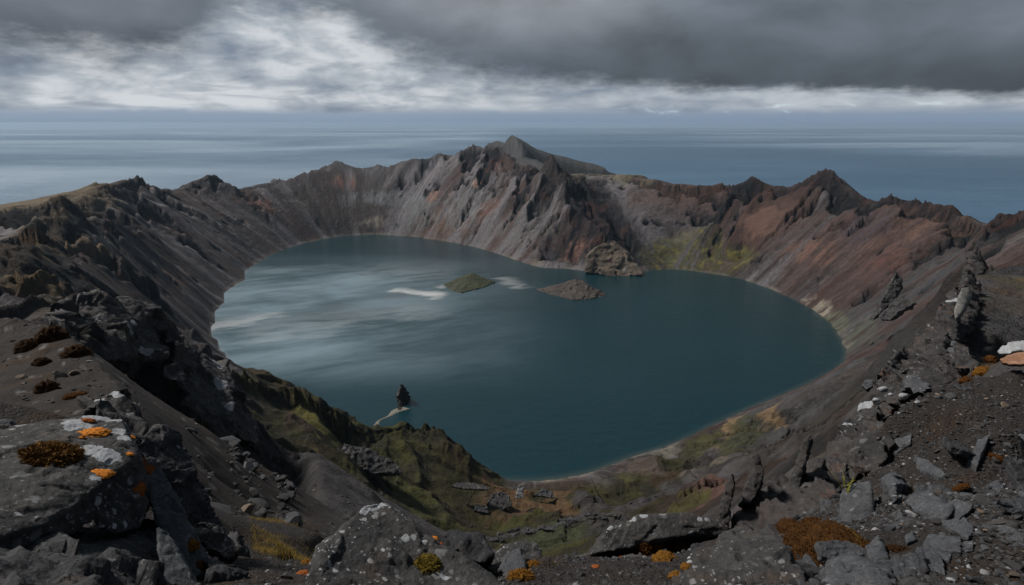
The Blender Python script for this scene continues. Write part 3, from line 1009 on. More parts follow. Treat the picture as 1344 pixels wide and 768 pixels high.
def lake_material():
    m, nt, b = new_mat('lake_water')
    geo = nt.nodes.new('ShaderNodeNewGeometry')
    p = N(nt, geo.outputs['Position'])
    x, y, z = sep(nt, p)
    # wind lanes: rougher water, with the bright cloud's reflection painted pale; they lie across the left half of the lake
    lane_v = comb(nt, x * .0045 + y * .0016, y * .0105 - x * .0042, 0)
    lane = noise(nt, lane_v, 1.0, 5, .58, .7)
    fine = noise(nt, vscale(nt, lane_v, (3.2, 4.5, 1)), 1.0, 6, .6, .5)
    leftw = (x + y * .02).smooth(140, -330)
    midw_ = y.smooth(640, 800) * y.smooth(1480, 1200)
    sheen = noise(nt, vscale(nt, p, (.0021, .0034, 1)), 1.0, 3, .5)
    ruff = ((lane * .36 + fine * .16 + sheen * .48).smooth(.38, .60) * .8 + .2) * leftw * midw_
    sx0, sy0, _ = Z(555, 385)
    # floating pale pumice and foam, in narrow rafts beside the islets
    def raft(px0, py0, px1, py1, wid, soft=.5):
        a, b_ = Z(px0, py0), Z(px1, py1)
        dx, dy = b_[0] - a[0], b_[1] - a[1]
        ln = math.hypot(dx, dy)
        ux, uy = dx / ln, dy / ln
        t_ = ((x - a[0]) * ux + (y - a[1]) * uy) / ln
        s_ = ((x - a[0]) * -uy + (y - a[1]) * ux) / wid + (fine - .5) * 3.4 + (lane - .5) * 2.5
        return t_.smooth(0, .12) * t_.smooth(1.0, .8) * s_.abs().smooth(1.25, .0)
    foam = raft(508, 381, 590, 389, 20).max(raft(265, 434, 378, 408, 30) * .5).max(raft(655, 363, 692, 380, 22) * .35).max(raft(574, 379, 604, 370, 16) * .45).max(raft(300, 440, 590, 395, 75) * .16).max(raft(480, 350, 600, 362, 90) * .10)
    foam = foam * (fine.smooth(.25, .6) * .6 + .4)
    cloud_sheen = ruff * .62  # glow of the reflected sky, put into the water's base colour
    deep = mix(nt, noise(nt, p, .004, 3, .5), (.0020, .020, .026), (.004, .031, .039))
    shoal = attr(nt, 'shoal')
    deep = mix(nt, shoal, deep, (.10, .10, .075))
    c = mix(nt, cloud_sheen, deep, (.30, .395, .45))
    c = mix(nt, foam, c, (.52, .53, .52))
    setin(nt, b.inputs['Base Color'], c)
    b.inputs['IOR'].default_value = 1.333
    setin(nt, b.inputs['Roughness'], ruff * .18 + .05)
    w1 = noise(nt, vscale(nt, p, (1, 1.6, 1)), .30, 5, .6)
    w2 = noise(nt, vscale(nt, p, (1, 1.5, 1)), .05, 3, .6)
    setin(nt, b.inputs['Normal'], bump(nt, w1 + w2 * 1.6, .42, 1.3))
    return m


lm = lake_material()
# the lake: a sheet running just under its banks, finer near the shore for the shoals
def lake_mesh():
    n_a, n_t = 260, 60
    th = np.linspace(-math.pi, math.pi, n_a, endpoint=False)
    sa = np.arctan2(SHORE[:, 1] - CRY, SHORE[:, 0] - CRX)
    sr = np.hypot(SHORE[:, 1] - CRY, SHORE[:, 0] - CRX)
    o = np.argsort(sa)
    rad = np.interp(th, np.concatenate([sa[o] - 2 * math.pi, sa[o], sa[o] + 2 * math.pi]), np.tile(sr[o], 3)) + 30
    t = 1 - np.linspace(0, 1, n_t) ** 1.6
    t = t[:-1]
    xx = CRX + np.outer(t, rad * np.cos(th))
    yy = CRY + np.outer(t, rad * np.sin(th))
    v = np.stack([xx, yy, np.zeros_like(xx)], -1).reshape(-1, 3)
    v = np.concatenate([v, [[CRX, CRY, 0]]])
    n_r = len(t)
    i = np.arange(n_r - 1)[:, None] * n_a + np.arange(n_a)[None]
    j = np.arange(n_r - 1)[:, None] * n_a + (np.arange(n_a)[None] + 1) % n_a
    q = np.stack([i, j, j + n_a, i + n_a], -1).reshape(-1, 4)
    l = (n_r - 1) * n_a
    tri = np.stack([l + np.arange(n_a), l + (np.arange(n_a) + 1) % n_a, np.full(n_a, len(v) - 1)], -1)
    bed = base_z(v[:, 0], v[:, 1])
    return v, [q, tri], sstep(-3.2, .3, bed)


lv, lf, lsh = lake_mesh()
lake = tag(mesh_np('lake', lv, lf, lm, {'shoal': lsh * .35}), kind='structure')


def sea_material():
    m, nt, b = new_mat('sea_water')
    geo = nt.nodes.new('ShaderNodeNewGeometry')
    p = N(nt, geo.outputs['Position'])
    x, y, z = sep(nt, p)
    # broad wind-ruffled and calm areas, which also carry the painted glints
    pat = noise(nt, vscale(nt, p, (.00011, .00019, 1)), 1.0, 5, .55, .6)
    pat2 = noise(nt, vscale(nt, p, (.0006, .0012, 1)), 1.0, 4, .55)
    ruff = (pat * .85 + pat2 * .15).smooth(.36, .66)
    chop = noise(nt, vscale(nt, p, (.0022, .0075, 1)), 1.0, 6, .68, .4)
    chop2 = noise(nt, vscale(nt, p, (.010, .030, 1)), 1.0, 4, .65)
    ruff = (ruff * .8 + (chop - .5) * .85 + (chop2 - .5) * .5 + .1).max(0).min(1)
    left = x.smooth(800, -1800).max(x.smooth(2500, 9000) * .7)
    c = mix(nt, ruff, (.038, .090, .150), mix(nt, left, (.115, .19, .28), (.30, .375, .45)))  # glints, cloud shade and mist at the sides painted into the sea colour
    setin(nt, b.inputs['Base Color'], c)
    b.inputs['IOR'].default_value = 1.333
    b.inputs['Specular IOR Level'].default_value = .22
    setin(nt, b.inputs['Roughness'], ruff * .25 + .3)
    sw = noise(nt, vscale(nt, p, (1, 2.2, 1)), .022, 4, .6)
    sw2 = noise(nt, vscale(nt, p, (1, 2.0, 1)), .09, 4, .6)
    setin(nt, b.inputs['Normal'], bump(nt, sw * 2 + sw2, .8, 6.0))
    return m


SEA_R = 60000
rad = np.concatenate([[0], np.geomspace(700, SEA_R, 40)])
th = np.linspace(0, 2 * math.pi, 128, endpoint=False)
sv = np.concatenate([[[0, 0, SEA_Z]], np.stack([np.outer(rad[1:], np.cos(th)), np.outer(rad[1:], np.sin(th)), np.full((40, 128), SEA_Z)], -1).reshape(-1, 3)])
i = 1 + np.arange(39)[:, None] * 128 + np.arange(128)[None]
j = 1 + np.arange(39)[:, None] * 128 + (np.arange(128)[None] + 1) % 128
sq = np.stack([i, i + 128, j + 128, j], -1).reshape(-1, 4)
st_ = np.stack([np.zeros(128, int), 1 + np.arange(128), 1 + (np.arange(128) + 1) % 128], -1)
sea = tag(mesh_np('sea', sv, [sq, st_], sea_material()), kind='structure')

# the air: one even box of haze
HAZE = 2.4e-5
bm = bmesh.new()
bmesh.ops.create_cube(bm, size=1)
me = bpy.data.meshes.new('haze')
zt, zb = H + 6.0, SEA_Z - 85
for v in bm.verts:
    v.co = Vector((v.co.x * 2 * (SEA_R + 400), v.co.y * 2 * (SEA_R + 400), zt if v.co.z > 0 else zb))
bm.to_mesh(me)
bm.free()
hz = tag(bpy.data.objects.new('haze', me), kind='stuff')
COL.objects.link(hz)
hm = bpy.data.materials.new('haze_air')
hm.use_nodes = True
ht = hm.node_tree
ht.nodes.remove(ht.nodes['Principled BSDF'])
pvn = ht.nodes.new('ShaderNodeVolumePrincipled')
pvn.inputs['Color'].default_value = (.60, .80, 1.0, 1)
pvn.inputs['Density'].default_value = HAZE
pvn.inputs['Anisotropy'].default_value = .2
ht.links.new(pvn.outputs[0], ht.nodes['Material Output'].inputs['Volume'])
me.materials.append(hm)

scene.view_settings.view_transform = 'Standard'
scene.view_settings.look = 'None'
scene.view_settings.gamma = 1
scene.view_settings.exposure = 0
scene.cycles.use_denoising = True
scene.cycles.max_bounces = 5
scene.cycles.diffuse_bounces = 2
scene.cycles.glossy_bounces = 3
scene.cycles.volume_bounces = 0
scene.cycles.caustics_reflective = False
scene.cycles.caustics_refractive = False
# ------------------------------------------------------------------ rocks
def rock_material(name, base=(.040, .038, .038), second=(.062, .056, .052), speck=.5, scale=1.0, lichen=(.34, .35, .365), stain=(.075, .040, .018), stain_amt=.3, rough=.82):
    """`scale` 1 for rocks of about a metre; the grain is that of a coarse volcanic conglomerate"""
    m, nt, b = new_mat(name)
    tc = nt.nodes.new('ShaderNodeTexCoord')
    p = vscale(nt, N(nt, tc.outputs['Object']), 1.0 / scale)
    n1 = noise(nt, p, 3.5, 6, .62)
    n2 = noise(nt, p, 22, 6, .7)
    n3 = noise(nt, p, 90, 4, .7)
    c = mix(nt, n1.smooth(.35, .68), base, second)
    g = (n2 - .5) * 2.0 + (n3 - .5) * 1.2 + 1.0
    c = mix(nt, 1.0, c, comb(nt, g, g, g), 'MULTIPLY')
    c = mix(nt, noise(nt, p, 5.5, 5, .65).smooth(.56, .70) * stain_amt, c, stain)
    wp = vadd(nt, p, vscale(nt, noise(nt, p, 18, 3, .6, color=True), .035))
    # clasts and crumbs of several sizes, a few of them pale
    h = n2 * .55 + n3 * .25
    for sc, lo, wgt in ((12, .88, .95), (26, .80, .9), (60, .74, .8)):
        v = voro(nt, wp, sc)
        rc = sep(nt, N(nt, v.outputs['Color']))
        dsk = N(nt, v.outputs['Distance'])
        on = rc[0].smooth(lo, lo + .05) * dsk.smooth(.42, .30) * (noise(nt, p, 2.2, 3, .5).smooth(.38, .62) * .8 + .2)
        tone = mix(nt, rc[1], (.10, .095, .09), (.44, .44, .45))
        c = mix(nt, on * speck * wgt, c, tone)
        h = h + (rc[2] * .5 + .5) * dsk.smooth(.55, .1) * (.30 * 13 / sc)
    # crusts of pale lichen where the mesh says so
    la = attr(nt, 'lichen')
    le = (la + (noise(nt, p, 28, 5, .65) - .5) * .7)
    ring = noise(nt, p, 60, 4, .6)
    c = mix(nt, le.smooth(.44, .52) * .92, c, mix(nt, ring.smooth(.35, .65), lichen, tuple(k * .72 for k in lichen)))
    nt.links.new(c.s, b.inputs['Base Color'])
    b.inputs['Roughness'].default_value = rough
    b.inputs['Specular IOR Level'].default_value = .35
    setin(nt, b.inputs['Normal'], bump(nt, h + le.smooth(.44, .52) * .12, .75, .022 * scale))
    return m


M_CONG = rock_material('conglomerate_rock', (.026, .025, .025), (.052, .049, .046), 1.0)
M_DARK = rock_material('dark_basalt', (.022, .022, .024), (.040, .039, .040), .35, stain_amt=.25)
M_SLATE = rock_material('grey_slab_rock', (.044, .046, .050), (.068, .070, .074), .4, stain_amt=.15)
M_FLAT = rock_material('grey_flagstone', (.044, .046, .050), (.066, .069, .073), .35, .4, stain_amt=.2)
M_PALE = rock_material('pale_quartz_stone', (.24, .245, .25), (.33, .335, .345), .1, .5, stain=(.2, .17, .14), stain_amt=.4)
M_RED = rock_material('rusty_orange_stone', (.22, .105, .055), (.26, .16, .11), .3, 1.5, stain=(.10, .04, .02), stain_amt=.5)
M_CRAG = rock_material('weathered_crag_rock', (.022, .020, .020), (.044, .039, .037), .45, 5, stain=(.085, .042, .022), stain_amt=.85)
M_CRAGB = rock_material('black_crag_rock', (.028, .026, .026), (.050, .047, .046), .55, 40, stain=(.046, .034, .018), stain_amt=.7)
M_SPIRE = rock_material('dark_pinnacle_rock', (.028, .026, .026), (.048, .040, .037), .2, 2.5, stain=(.080, .036, .022), stain_amt=.6)
M_KNOB = rock_material('ochre_headland_rock', (.095, .072, .052), (.135, .108, .080), .2, 220, stain=(.07, .045, .03), stain_amt=.8)
M_ISLE = rock_material('islet_ground', (.030, .034, .016), (.050, .054, .022), .1, 160, stain=(.035, .040, .012), stain_amt=.8)
M_ISLE2 = rock_material('brown_islet_ground', (.042, .033, .028), (.070, .056, .046), .2, 160, stain=(.040, .040, .016), stain_amt=.5)


def hull_bm(bm, pts):
    vs = [bm.verts.new(tuple(map(float, p))) for p in pts]
    r_ = bmesh.ops.convex_hull(bm, input=vs)
    junk = [e for e in r_['geom_interior'] + r_['geom_unused'] if isinstance(e, bmesh.types.BMVert)]
    if junk:
        bmesh.ops.delete(bm, geom=list(set(junk)), context='VERTS')


def prism(outline, depth, drop=0.0, shrink=.82, side=0.0):
    """the outline seen from the rim, given its thickness away from the viewer, sinking as it goes back"""
    front = np.array([P(*p) for p in outline])
    c = front.mean(0)
    r_ = math.hypot(c[0], c[1])
    d = np.array((c[0], c[1], 0)) / r_
    s = np.array((d[1], -d[0], 0))
    sink = depth * (H - c[2]) / r_
    back = c + (front - c) * shrink + d * depth + s * side + np.array((0, 0, -drop - sink))
    return np.concatenate([front, back])


def make_rock(name, hulls, voxel, mat, label, cat='rock', chunk=.0, rough=.0, size=1.0, bed=0.0, lichen=(), seed=0, group=None, fine=1.0, parent=None, bed_dir=(0, 0, 1)):
    """one rock: the union of a few hand-placed hulls, weathered.
    chunk: depth of broken facets, rough: depth of the rough skin, size: their length scale, bed: depth of the bedding"""
    bm = bmesh.new()
    for hp in hulls:
        hull_bm(bm, hp)
    bmesh.ops.recalc_face_normals(bm, faces=bm.faces)
    me = bpy.data.meshes.new(name)
    bm.to_mesh(me)
    bm.free()
    tmp = bpy.data.objects.new(name, me)
    COL.objects.link(tmp)
    md = tmp.modifiers.new('remesh', 'REMESH')
    md.mode = 'VOXEL'
    md.voxel_size = voxel
    dg = bpy.context.evaluated_depsgraph_get()
    m2 = bpy.data.meshes.new_from_object(tmp.evaluated_get(dg))
    bpy.data.objects.remove(tmp)
    bpy.data.meshes.remove(me)
    n = len(m2.vertices)
    co, no = np.empty(n * 3, np.float32), np.empty(n * 3, np.float32)
    m2.vertices.foreach_get('co', co)
    m2.vertices.foreach_get('normal', no)
    co, no = co.reshape(-1, 3), no.reshape(-1, 3)
    org = np.array((co[:, 0].mean(), co[:, 1].mean(), co[:, 2].min()), np.float32)
    q = (co + seed * 3.7) / size
    w = np.stack([perlin3(q[:, 0] * 1.5 + k * 9, q[:, 1] * 1.5, q[:, 2] * 1.5) for k in range(3)], -1) * .35
    q2 = q + w
    disp = np.zeros(n, np.float32)
    if chunk:
        # break flat chips off the skin
        rg = np.random.default_rng(100 + seed)
        co0 = co.copy()
        area = sum(pl.area for pl in m2.polygons)
        nch = int(np.clip(area / (size * size) * 9, 30, 220))
        for k, vi in enumerate(rg.integers(0, n, nch)):
            nn_ = no[vi] + rg.normal(size=3) * .38
            nn_ /= np.linalg.norm(nn_)
            pp = co[vi] - nn_ * chunk * rg.uniform(.05, .55)
            rad_ = size * rg.uniform(.12, .55)
            dv = co - pp
            over = dv @ nn_
            hit_ = (over > 0) & (over < chunk * 2.0) & (np.einsum('ij,ij->i', co - co[vi], co - co[vi]) < rad_ * rad_)
            co[hit_] -= over[hit_, None] * nn_
        mv = co - co0
        ml = np.linalg.norm(mv, axis=1)[:, None] + 1e-9
        co = co0 + mv * np.minimum(1, chunk / ml)
        q = (co + seed * 3.7) / size
        q2 = q + w
    if bed:
        bd = np.array(bed_dir, np.float32)
        bd /= np.linalg.norm(bd)
        t_ = q2 @ bd
        disp += bed * (ridged(t_ * 4.0, q2[:, 0] * .5, q2[:, 1] * .5, 3) - .5)
    disp += rough * (fbm(q[:, 0] * 3, q[:, 1] * 3, q[:, 2] * 3, 4, .5) * .8)
    disp += rough * fine * .35 * fbm(q[:, 0] * 14, q[:, 1] * 14, q[:, 2] * 14, 3, .6)
    disp += rough * fine * .25 * (ridged(q[:, 0] * 26, q[:, 1] * 26, q[:, 2] * 26, 2) - .5)
    co2 = co + no * disp[:, None]
    la = np.zeros(n, np.float32)
    for (lp, lr_) in lichen:
        d = np.linalg.norm(co2 - np.asarray(lp), axis=1) / lr_
        la = np.maximum(la, 1 - sstep(.55, 1.25, d + fbm(co2[:, 0] * 3 / lr_, co2[:, 1] * 3 / lr_, co2[:, 2] * 3 / lr_, 2) * .3))
    m2.vertices.foreach_set('co', (co2 - org).ravel())
    a = m2.attributes.new('lichen', 'FLOAT', 'POINT')
    a.data.foreach_set('value', la)
    m2.polygons.foreach_set('use_smooth', np.ones(len(m2.polygons), bool))
    m2.update()
    m2.name = name
    m2.materials.clear()
    m2.materials.append(mat)
    o = bpy.data.objects.new(name, m2)
    o.location = org
    COL.objects.link(o)
    if parent is None:
        tag(o, label, cat, group)
    else:
        o.location = Vector(org) - parent.location
        o.parent = parent
    return o


# ---- big slab at the left edge
SL = [P(-110, 572, 3.9), P(0, 559, 3.95), P(60, 551, 3.95), P(110, 545, 3.98), P(158, 547, 3.95), P(172, 575, 3.65), P(181, 598, 3.5), P(150, 612, 3.38), P(112, 645, 3.14), P(60, 685, 2.9), P(0, 705, 2.8), P(-110, 730, 2.7)]
SLb = [p + np.array((0, .06, -.10 - .05 * (k > 4))) for k, p in enumerate(SL)]
blk = [P(105, 648, 3.16), P(150, 606, 3.42), P(182, 592, 3.55), P(176, 570, 3.8), P(110, 560, 3.8), P(125, 694, 3.12), P(152, 702, 3.12), P(186, 693, 3.25), P(197, 655, 3.42), P(190, 622, 3.5),
       P(150, 690, 3.8), P(200, 660, 3.9)]
lich_l = [(a_, b_ * 1.25) for a_, b_ in [(P(100, 570, 3.85), .075), (P(104, 583, 3.75), .06), (P(117, 602, 3.5), .065), (P(138, 604, 3.45), .06), (P(120, 552, 3.95), .045), (P(150, 549, 3.94), .05), (P(97, 560, 3.9), .045), (P(113, 622, 3.35), .032), (P(95, 624, 3.35), .02),
          (P(123, 632, 3.25), .028), (P(163, 577, 3.65), .035), (P(132, 655, 3.18), .03), (P(160, 690, 3.2), .02), (P(72, 602, 3.45), .018), (P(28, 670, 2.95), .02), (P(156, 566, 3.75), .03)]]
slab = make_rock('slab_boulder', [SL + SLb, blk], .011, M_CONG, 'broad dark rock slab with pale grey lichen and orange lichen cushions at the left edge', 'rock', .012, .016, .6, .004, lich_l, 1)
make_rock('boulder', [[P(-110, 722, 2.85), P(0, 710, 2.92), P(120, 692, 3.2), P(185, 690, 3.3), P(222, 700, 3.3), P(238, 740, 3.0), P(240, 800, 2.5), P(120, 810, 2.2), P(-110, 810, 2.0), P(-110, 720, 3.6), P(180, 690, 4.1)]], .013, M_DARK,
          'black shaded boulder under the broad lichen slab', 'rock', .05, .03, .6, seed=2)
make_rock('boulder', [[P(-60, 782, 2.2), P(0, 758, 2.32), P(30, 755, 2.36), P(52, 768, 2.3), P(60, 800, 2.1), P(-60, 820, 2.0), P(0, 790, 2.5)]], .010, M_CONG, 'grey rounded stone in the lower left corner below the black boulder', 'rock', .01, .012, .4, seed=3)
# ---- leaning dark slabs beside it
make_rock('leaning_rock', [prism([(172, 585, 4.2), (190, 560, 4.35), (201, 552, 4.4), (226, 561, 4.4), (252, 592, 4.3), (264, 622, 4.2), (285, 665, 4.1), (300, 705, 4.0), (282, 730, 3.9), (240, 690, 3.9), (200, 640, 3.95)], .55, .1)], .013, M_DARK,
          'tall black slab leaning behind the broad lichen slab', 'rock', .045, .03, .6, .02, [(P(203, 553, 4.4), .03), (P(238, 585, 4.32), .03), (P(222, 562, 4.38), .02)], 4)
make_rock('leaning_rock', [prism([(186, 600, 3.6), (200, 600, 3.62), (232, 650, 3.5), (262, 700, 3.4), (290, 760, 3.2), (270, 790, 3.0), (235, 750, 3.1), (205, 690, 3.3), (192, 640, 3.5)], .18, .03)], .011, M_SLATE,
          'narrow grey slab leaning against the block with orange lichen', 'rock', .02, .02, .5, .02, [], 5, bed_dir=(1, .2, .7))
make_rock('leaning_rock', [prism([(205, 690, 3.15), (222, 700, 3.12), (250, 745, 2.95), (280, 800, 2.6), (225, 810, 2.5), (208, 750, 2.8)], .22, .05)], .011, M_SLATE, 'low grey slab tilted at the foot of the narrow leaning slab', 'rock', .006, .012, .5, .008, [], 6, bed_dir=(1, .2, .7))
make_rock('boulder', [prism([(248, 690, 3.55), (262, 678, 3.65), (288, 684, 3.7), (306, 705, 3.65), (318, 722, 3.55), (300, 738, 3.45), (268, 722, 3.45)], .3, .08)], .010, M_CONG, 'grey speckled boulder wedged right of the leaning slabs', 'rock', .02, .02, .4, seed=7)
make_rock('boulder', [prism([(262, 738, 3.2), (282, 726, 3.3), (316, 738, 3.3), (338, 765, 3.1), (345, 800, 2.8), (270, 800, 2.7)], .4, .08)], .011, M_DARK, 'dark boulder at the bottom edge right of the leaning slabs', 'rock', .04, .03, .45, seed=8)
make_rock('boulder', [prism([(296, 705, 5.0), (306, 692, 5.1), (314, 700, 5.1), (320, 730, 4.9), (340, 760, 4.6), (352, 775, 4.3), (322, 775, 4.2), (304, 740, 4.6)], .5, .1)], .014, M_DARK, 'narrow black rock rising beside the yellow grass ledge', 'rock', .05, .04, .5, seed=9)
# ---- centre
lich_c = [(P(489, 660, 2.77), .05), (P(505, 656, 2.8), .045), (P(524, 664, 2.78), .04), (P(478, 668, 2.72), .03), (P(450, 698, 2.58), .012), (P(532, 706, 2.58), .022), (P(519, 703, 2.58), .014), (P(542, 700, 2.62), .018), (P(557, 710, 2.57), .02), (P(547, 738, 2.42), .016),
          (P(445, 737, 2.4), .010), (P(420, 752, 2.32), .02), (P(540, 755, 2.34), .012), (P(585, 758, 2.36), .018), (P(466, 733, 2.42), .009), (P(575, 728, 2.46), .02), (P(503, 722, 2.48), .013), (P(493, 670, 2.72), .016)]
boulder_c = make_rock('boulder', [prism([(400, 800, 2.15), (402, 745, 2.36), (412, 716, 2.5), (440, 691, 2.6), (470, 669, 2.7), (478, 659, 2.76), (508, 655, 2.82), (533, 671, 2.75), (546, 688, 2.66), (560, 720, 2.55), (575, 760, 2.4), (570, 800, 2.2)], .8, .1),
                                  prism([(540, 700, 2.62), (556, 700, 2.64), (578, 712, 2.58), (604, 724, 2.52), (640, 748, 2.42), (668, 775, 2.3), (672, 800, 2.2), (540, 800, 2.2)], .6, .1)], .0095, M_CONG,
                      'large grey speckled boulder with a pale lichen top at bottom centre left', 'rock', .02, .018, .5, 0, lich_c, 10)
make_rock('boulder', [prism([(578, 705, 3.0), (600, 698, 3.1), (636, 696, 3.15), (646, 720, 3.0), (648, 742, 2.85), (610, 735, 2.8), (590, 722, 2.85)], .35, .06)], .011, M_DARK, 'black angular boulder behind the speckled boulder with the moss tuft', 'rock', .04, .025, .4, seed=11)
make_rock('boulder', [prism([(652, 742, 2.85), (662, 722, 3.0), (684, 716, 3.05), (692, 735, 2.9), (690, 762, 2.6), (668, 775, 2.5)], .3, .06)], .010, M_SLATE, 'small upright grey stone between the black boulder and the gravel', 'rock', .02, .015, .35, seed=12)
make_rock('boulder', [prism([(645, 728, 3.5), (660, 715, 3.6), (700, 708, 3.7), (712, 722, 3.6), (712, 745, 3.3), (650, 745, 3.2)], .35, .06)], .012, M_CONG, 'grey brown stone at the drop behind the small upright stone', 'rock', .02, .02, .4, seed=13)
lich_m = [(P(800, 691, 3.36), .03), (P(812, 687, 3.38), .025), (P(830, 680, 3.45), .03), (P(845, 676, 3.5), .03), (P(870, 676, 3.55), .025), (P(778, 716, 3.25), .02), (P(895, 680, 3.58), .02), (P(918, 682, 3.58), .02)]
make_rock('overhanging_rock', [[P(762, 732, 3.2), P(782, 706, 3.3), P(800, 690, 3.36), P(838, 675, 3.5), P(905, 672, 3.6), P(956, 688, 3.62), P(960, 700, 3.6), P(905, 700, 3.52), P(850, 697, 3.42), P(812, 705, 3.32), P(785, 726, 3.2),
                                P(790, 712, 3.9), P(840, 690, 4.2), P(950, 695, 4.2), P(800, 735, 3.5), P(940, 708, 3.8), P(860, 715, 3.6)]], .0105, M_CONG,
          'dark overhanging slab with a pale crusted rim above the moss cushions', 'rock', .016, .016, .5, .006, lich_m, 14)
lich_r = [(P(1000, 735, 2.5), .012), (P(985, 700, 2.7), .012), (P(960, 712, 2.6), .01), (P(940, 735, 2.45), .010), (P(905, 738, 2.4), .015)]
make_rock('boulder', [prism([(890, 800, 2.1), (894, 750, 2.32), (908, 724, 2.5), (935, 706, 2.62), (966, 690, 2.78), (1016, 689, 2.8), (1026, 702, 2.68), (1044, 724, 2.52), (1056, 752, 2.38), (1060, 800, 2.2)], .75, .1)], .0095, M_CONG,
          'large grey speckled boulder left of the brown moss mat', 'rock', .03, .02, .5, 0, lich_r, 15)
# ---- right: upright slab and the rest of the ground's larger stones
make_rock('upright_stone', [prism([(1099, 694, 3.9), (1101, 655, 4.05), (1107, 637, 4.12), (1143, 630, 4.16), (1149, 660, 4.05), (1147, 690, 3.9), (1132, 708, 3.8), (1108, 706, 3.82)], .14, .02, .95)], .010, M_SLATE,
          'grey rectangular slab standing upright below the fern tuft', 'rock', .006, .010, .4, 0, [], 16)


def flat_stone(outline, thick, mat, label, seed, name='flagstone', tilt=0.0, voxel=None, group='flagstones lying on the right gravel', lift=0.0, rmin=1.5):
    """a stone lying on the ground, its outline traced on the ground's surface"""
    pts = []
    for px, py in outline:
        x_, y_, z_, r_ = hit(px, py, rmin)
        p = P(px, py, r_)
        pts.append(p)
    pts = np.array(pts)
    c = pts.mean(0)
    pts = c + (pts - c) * 1.14
    up_ = np.array((0, 0, thick + lift))
    top = c + (pts - c) * .97 + up_ + np.array((0, 0, 1.0)) * ((pts - c) @ np.array((0, tilt, 0)))[:, None]
    low_ = pts - np.array((0, 0, .03))
    span = np.ptp(pts[:, :2], axis=0).max()
    return make_rock(name, [np.concatenate([top, low_])], voxel or max(.006, span / 55), mat, label, 'stone', span * .02, span * .010, span * .6, 0, [], seed, group)


for k, (ol, th_, mt, lb) in enumerate((
        ([(1190, 662), (1205, 651), (1227, 653), (1252, 675), (1236, 689), (1208, 678)], 0.035, M_FLAT, 'large five sided grey flagstone lying in the middle of the right gravel'),
        ([(1236, 690), (1261, 680), (1277, 700), (1269, 712), (1252, 703)], 0.030, M_FLAT, 'grey flagstone touching the lower right of the five sided flagstone'),
        ([(1211, 718), (1220, 709), (1257, 711), (1258, 731), (1232, 728)], 0.035, M_FLAT, 'grey oblong stone below the five sided flagstone'),
        ([(1296, 686), (1310, 682), (1342, 702), (1341, 714), (1310, 709)], 0.025, M_FLAT, 'grey wedge of flagstone by the right edge of the gravel'),
        ([(1133, 728), (1149, 708), (1162, 726), (1165, 742), (1156, 751)], 0.035, M_SLATE, 'rounded pale grey stone at the right end of the brown moss mat'),
        ([(1086, 742), (1113, 732), (1166, 756), (1172, 790), (1086, 790)], 0.035, M_FLAT, 'broad grey slab at the bottom edge in front of the brown moss mat'),
        ([(1157, 623), (1181, 626), (1184, 658), (1173, 662), (1162, 646)], 0.050, M_FLAT, 'grey triangular stone right of the upright slab'),
        ([(1270, 611), (1282, 586), (1296, 580), (1290, 604), (1281, 619)], 0.060, M_FLAT, 'narrow grey splinter of stone standing in the upper gravel'),
        ([(1200, 606), (1216, 612), (1240, 630), (1226, 633), (1207, 624)], 0.065, M_FLAT, 'arched grey stone over a dark hollow above the five sided flagstone'),
        ([(1257, 651), (1269, 645), (1277, 653), (1264, 657)], 0.025, M_FLAT, 'small grey stone beside the rust moss on the gravel'),
        ([(1274, 656), (1281, 653), (1293, 671), (1286, 675)], 0.020, M_FLAT, 'small slim grey stone pointing down towards the wedge flagstone'),
        ([(1260, 717), (1276, 715), (1276, 727), (1266, 730)], 0.025, M_FLAT, 'small grey block at the right end of the oblong stone'),
        ([(1263, 734), (1269, 733), (1276, 751), (1271, 755)], 0.010, M_PALE, 'white sliver of stone near the bottom of the right gravel'),
        ([(1169, 679), (1181, 673), (1185, 683), (1174, 686)], 0.025, M_FLAT, 'small grey stone right of the foot of the upright slab'),
        ([(1155, 592), (1166, 585), (1194, 575), (1192, 588), (1176, 598), (1159, 597)], 0.065, M_SLATE, 'curved pale grey stone above the fern tuft'),
        ([(1187, 707), (1197, 700), (1202, 712), (1190, 716)], 0.020, M_FLAT, 'small grey stone left of the oblong stone'),
        ([(1300, 640), (1314, 636), (1318, 645), (1304, 650)], 0.025, M_FLAT, 'small grey stone alone in the upper right gravel'))):
    flat_stone(ol, th_, mt, lb, 20 + k)

make_rock('quartz_stone', [prism([(1307, 462, 14.6), (1316, 453, 14.8), (1328, 446, 15), (1352, 446, 15), (1352, 460, 14.6), (1326, 464, 14.4)], .5, .1)], .03, M_PALE, 'white stone on the gravel crest at the right edge', 'stone', .03, .02, .5, seed=38)
make_rock('boulder', [prism([(1312, 472, 14), (1322, 463, 14.3), (1352, 461, 14.3), (1352, 478, 13.8), (1324, 479, 13.8)], .6, .1)], .03, M_RED, 'orange brown boulder below the white stone at the right edge', 'stone', .04, .03, .5, seed=39)

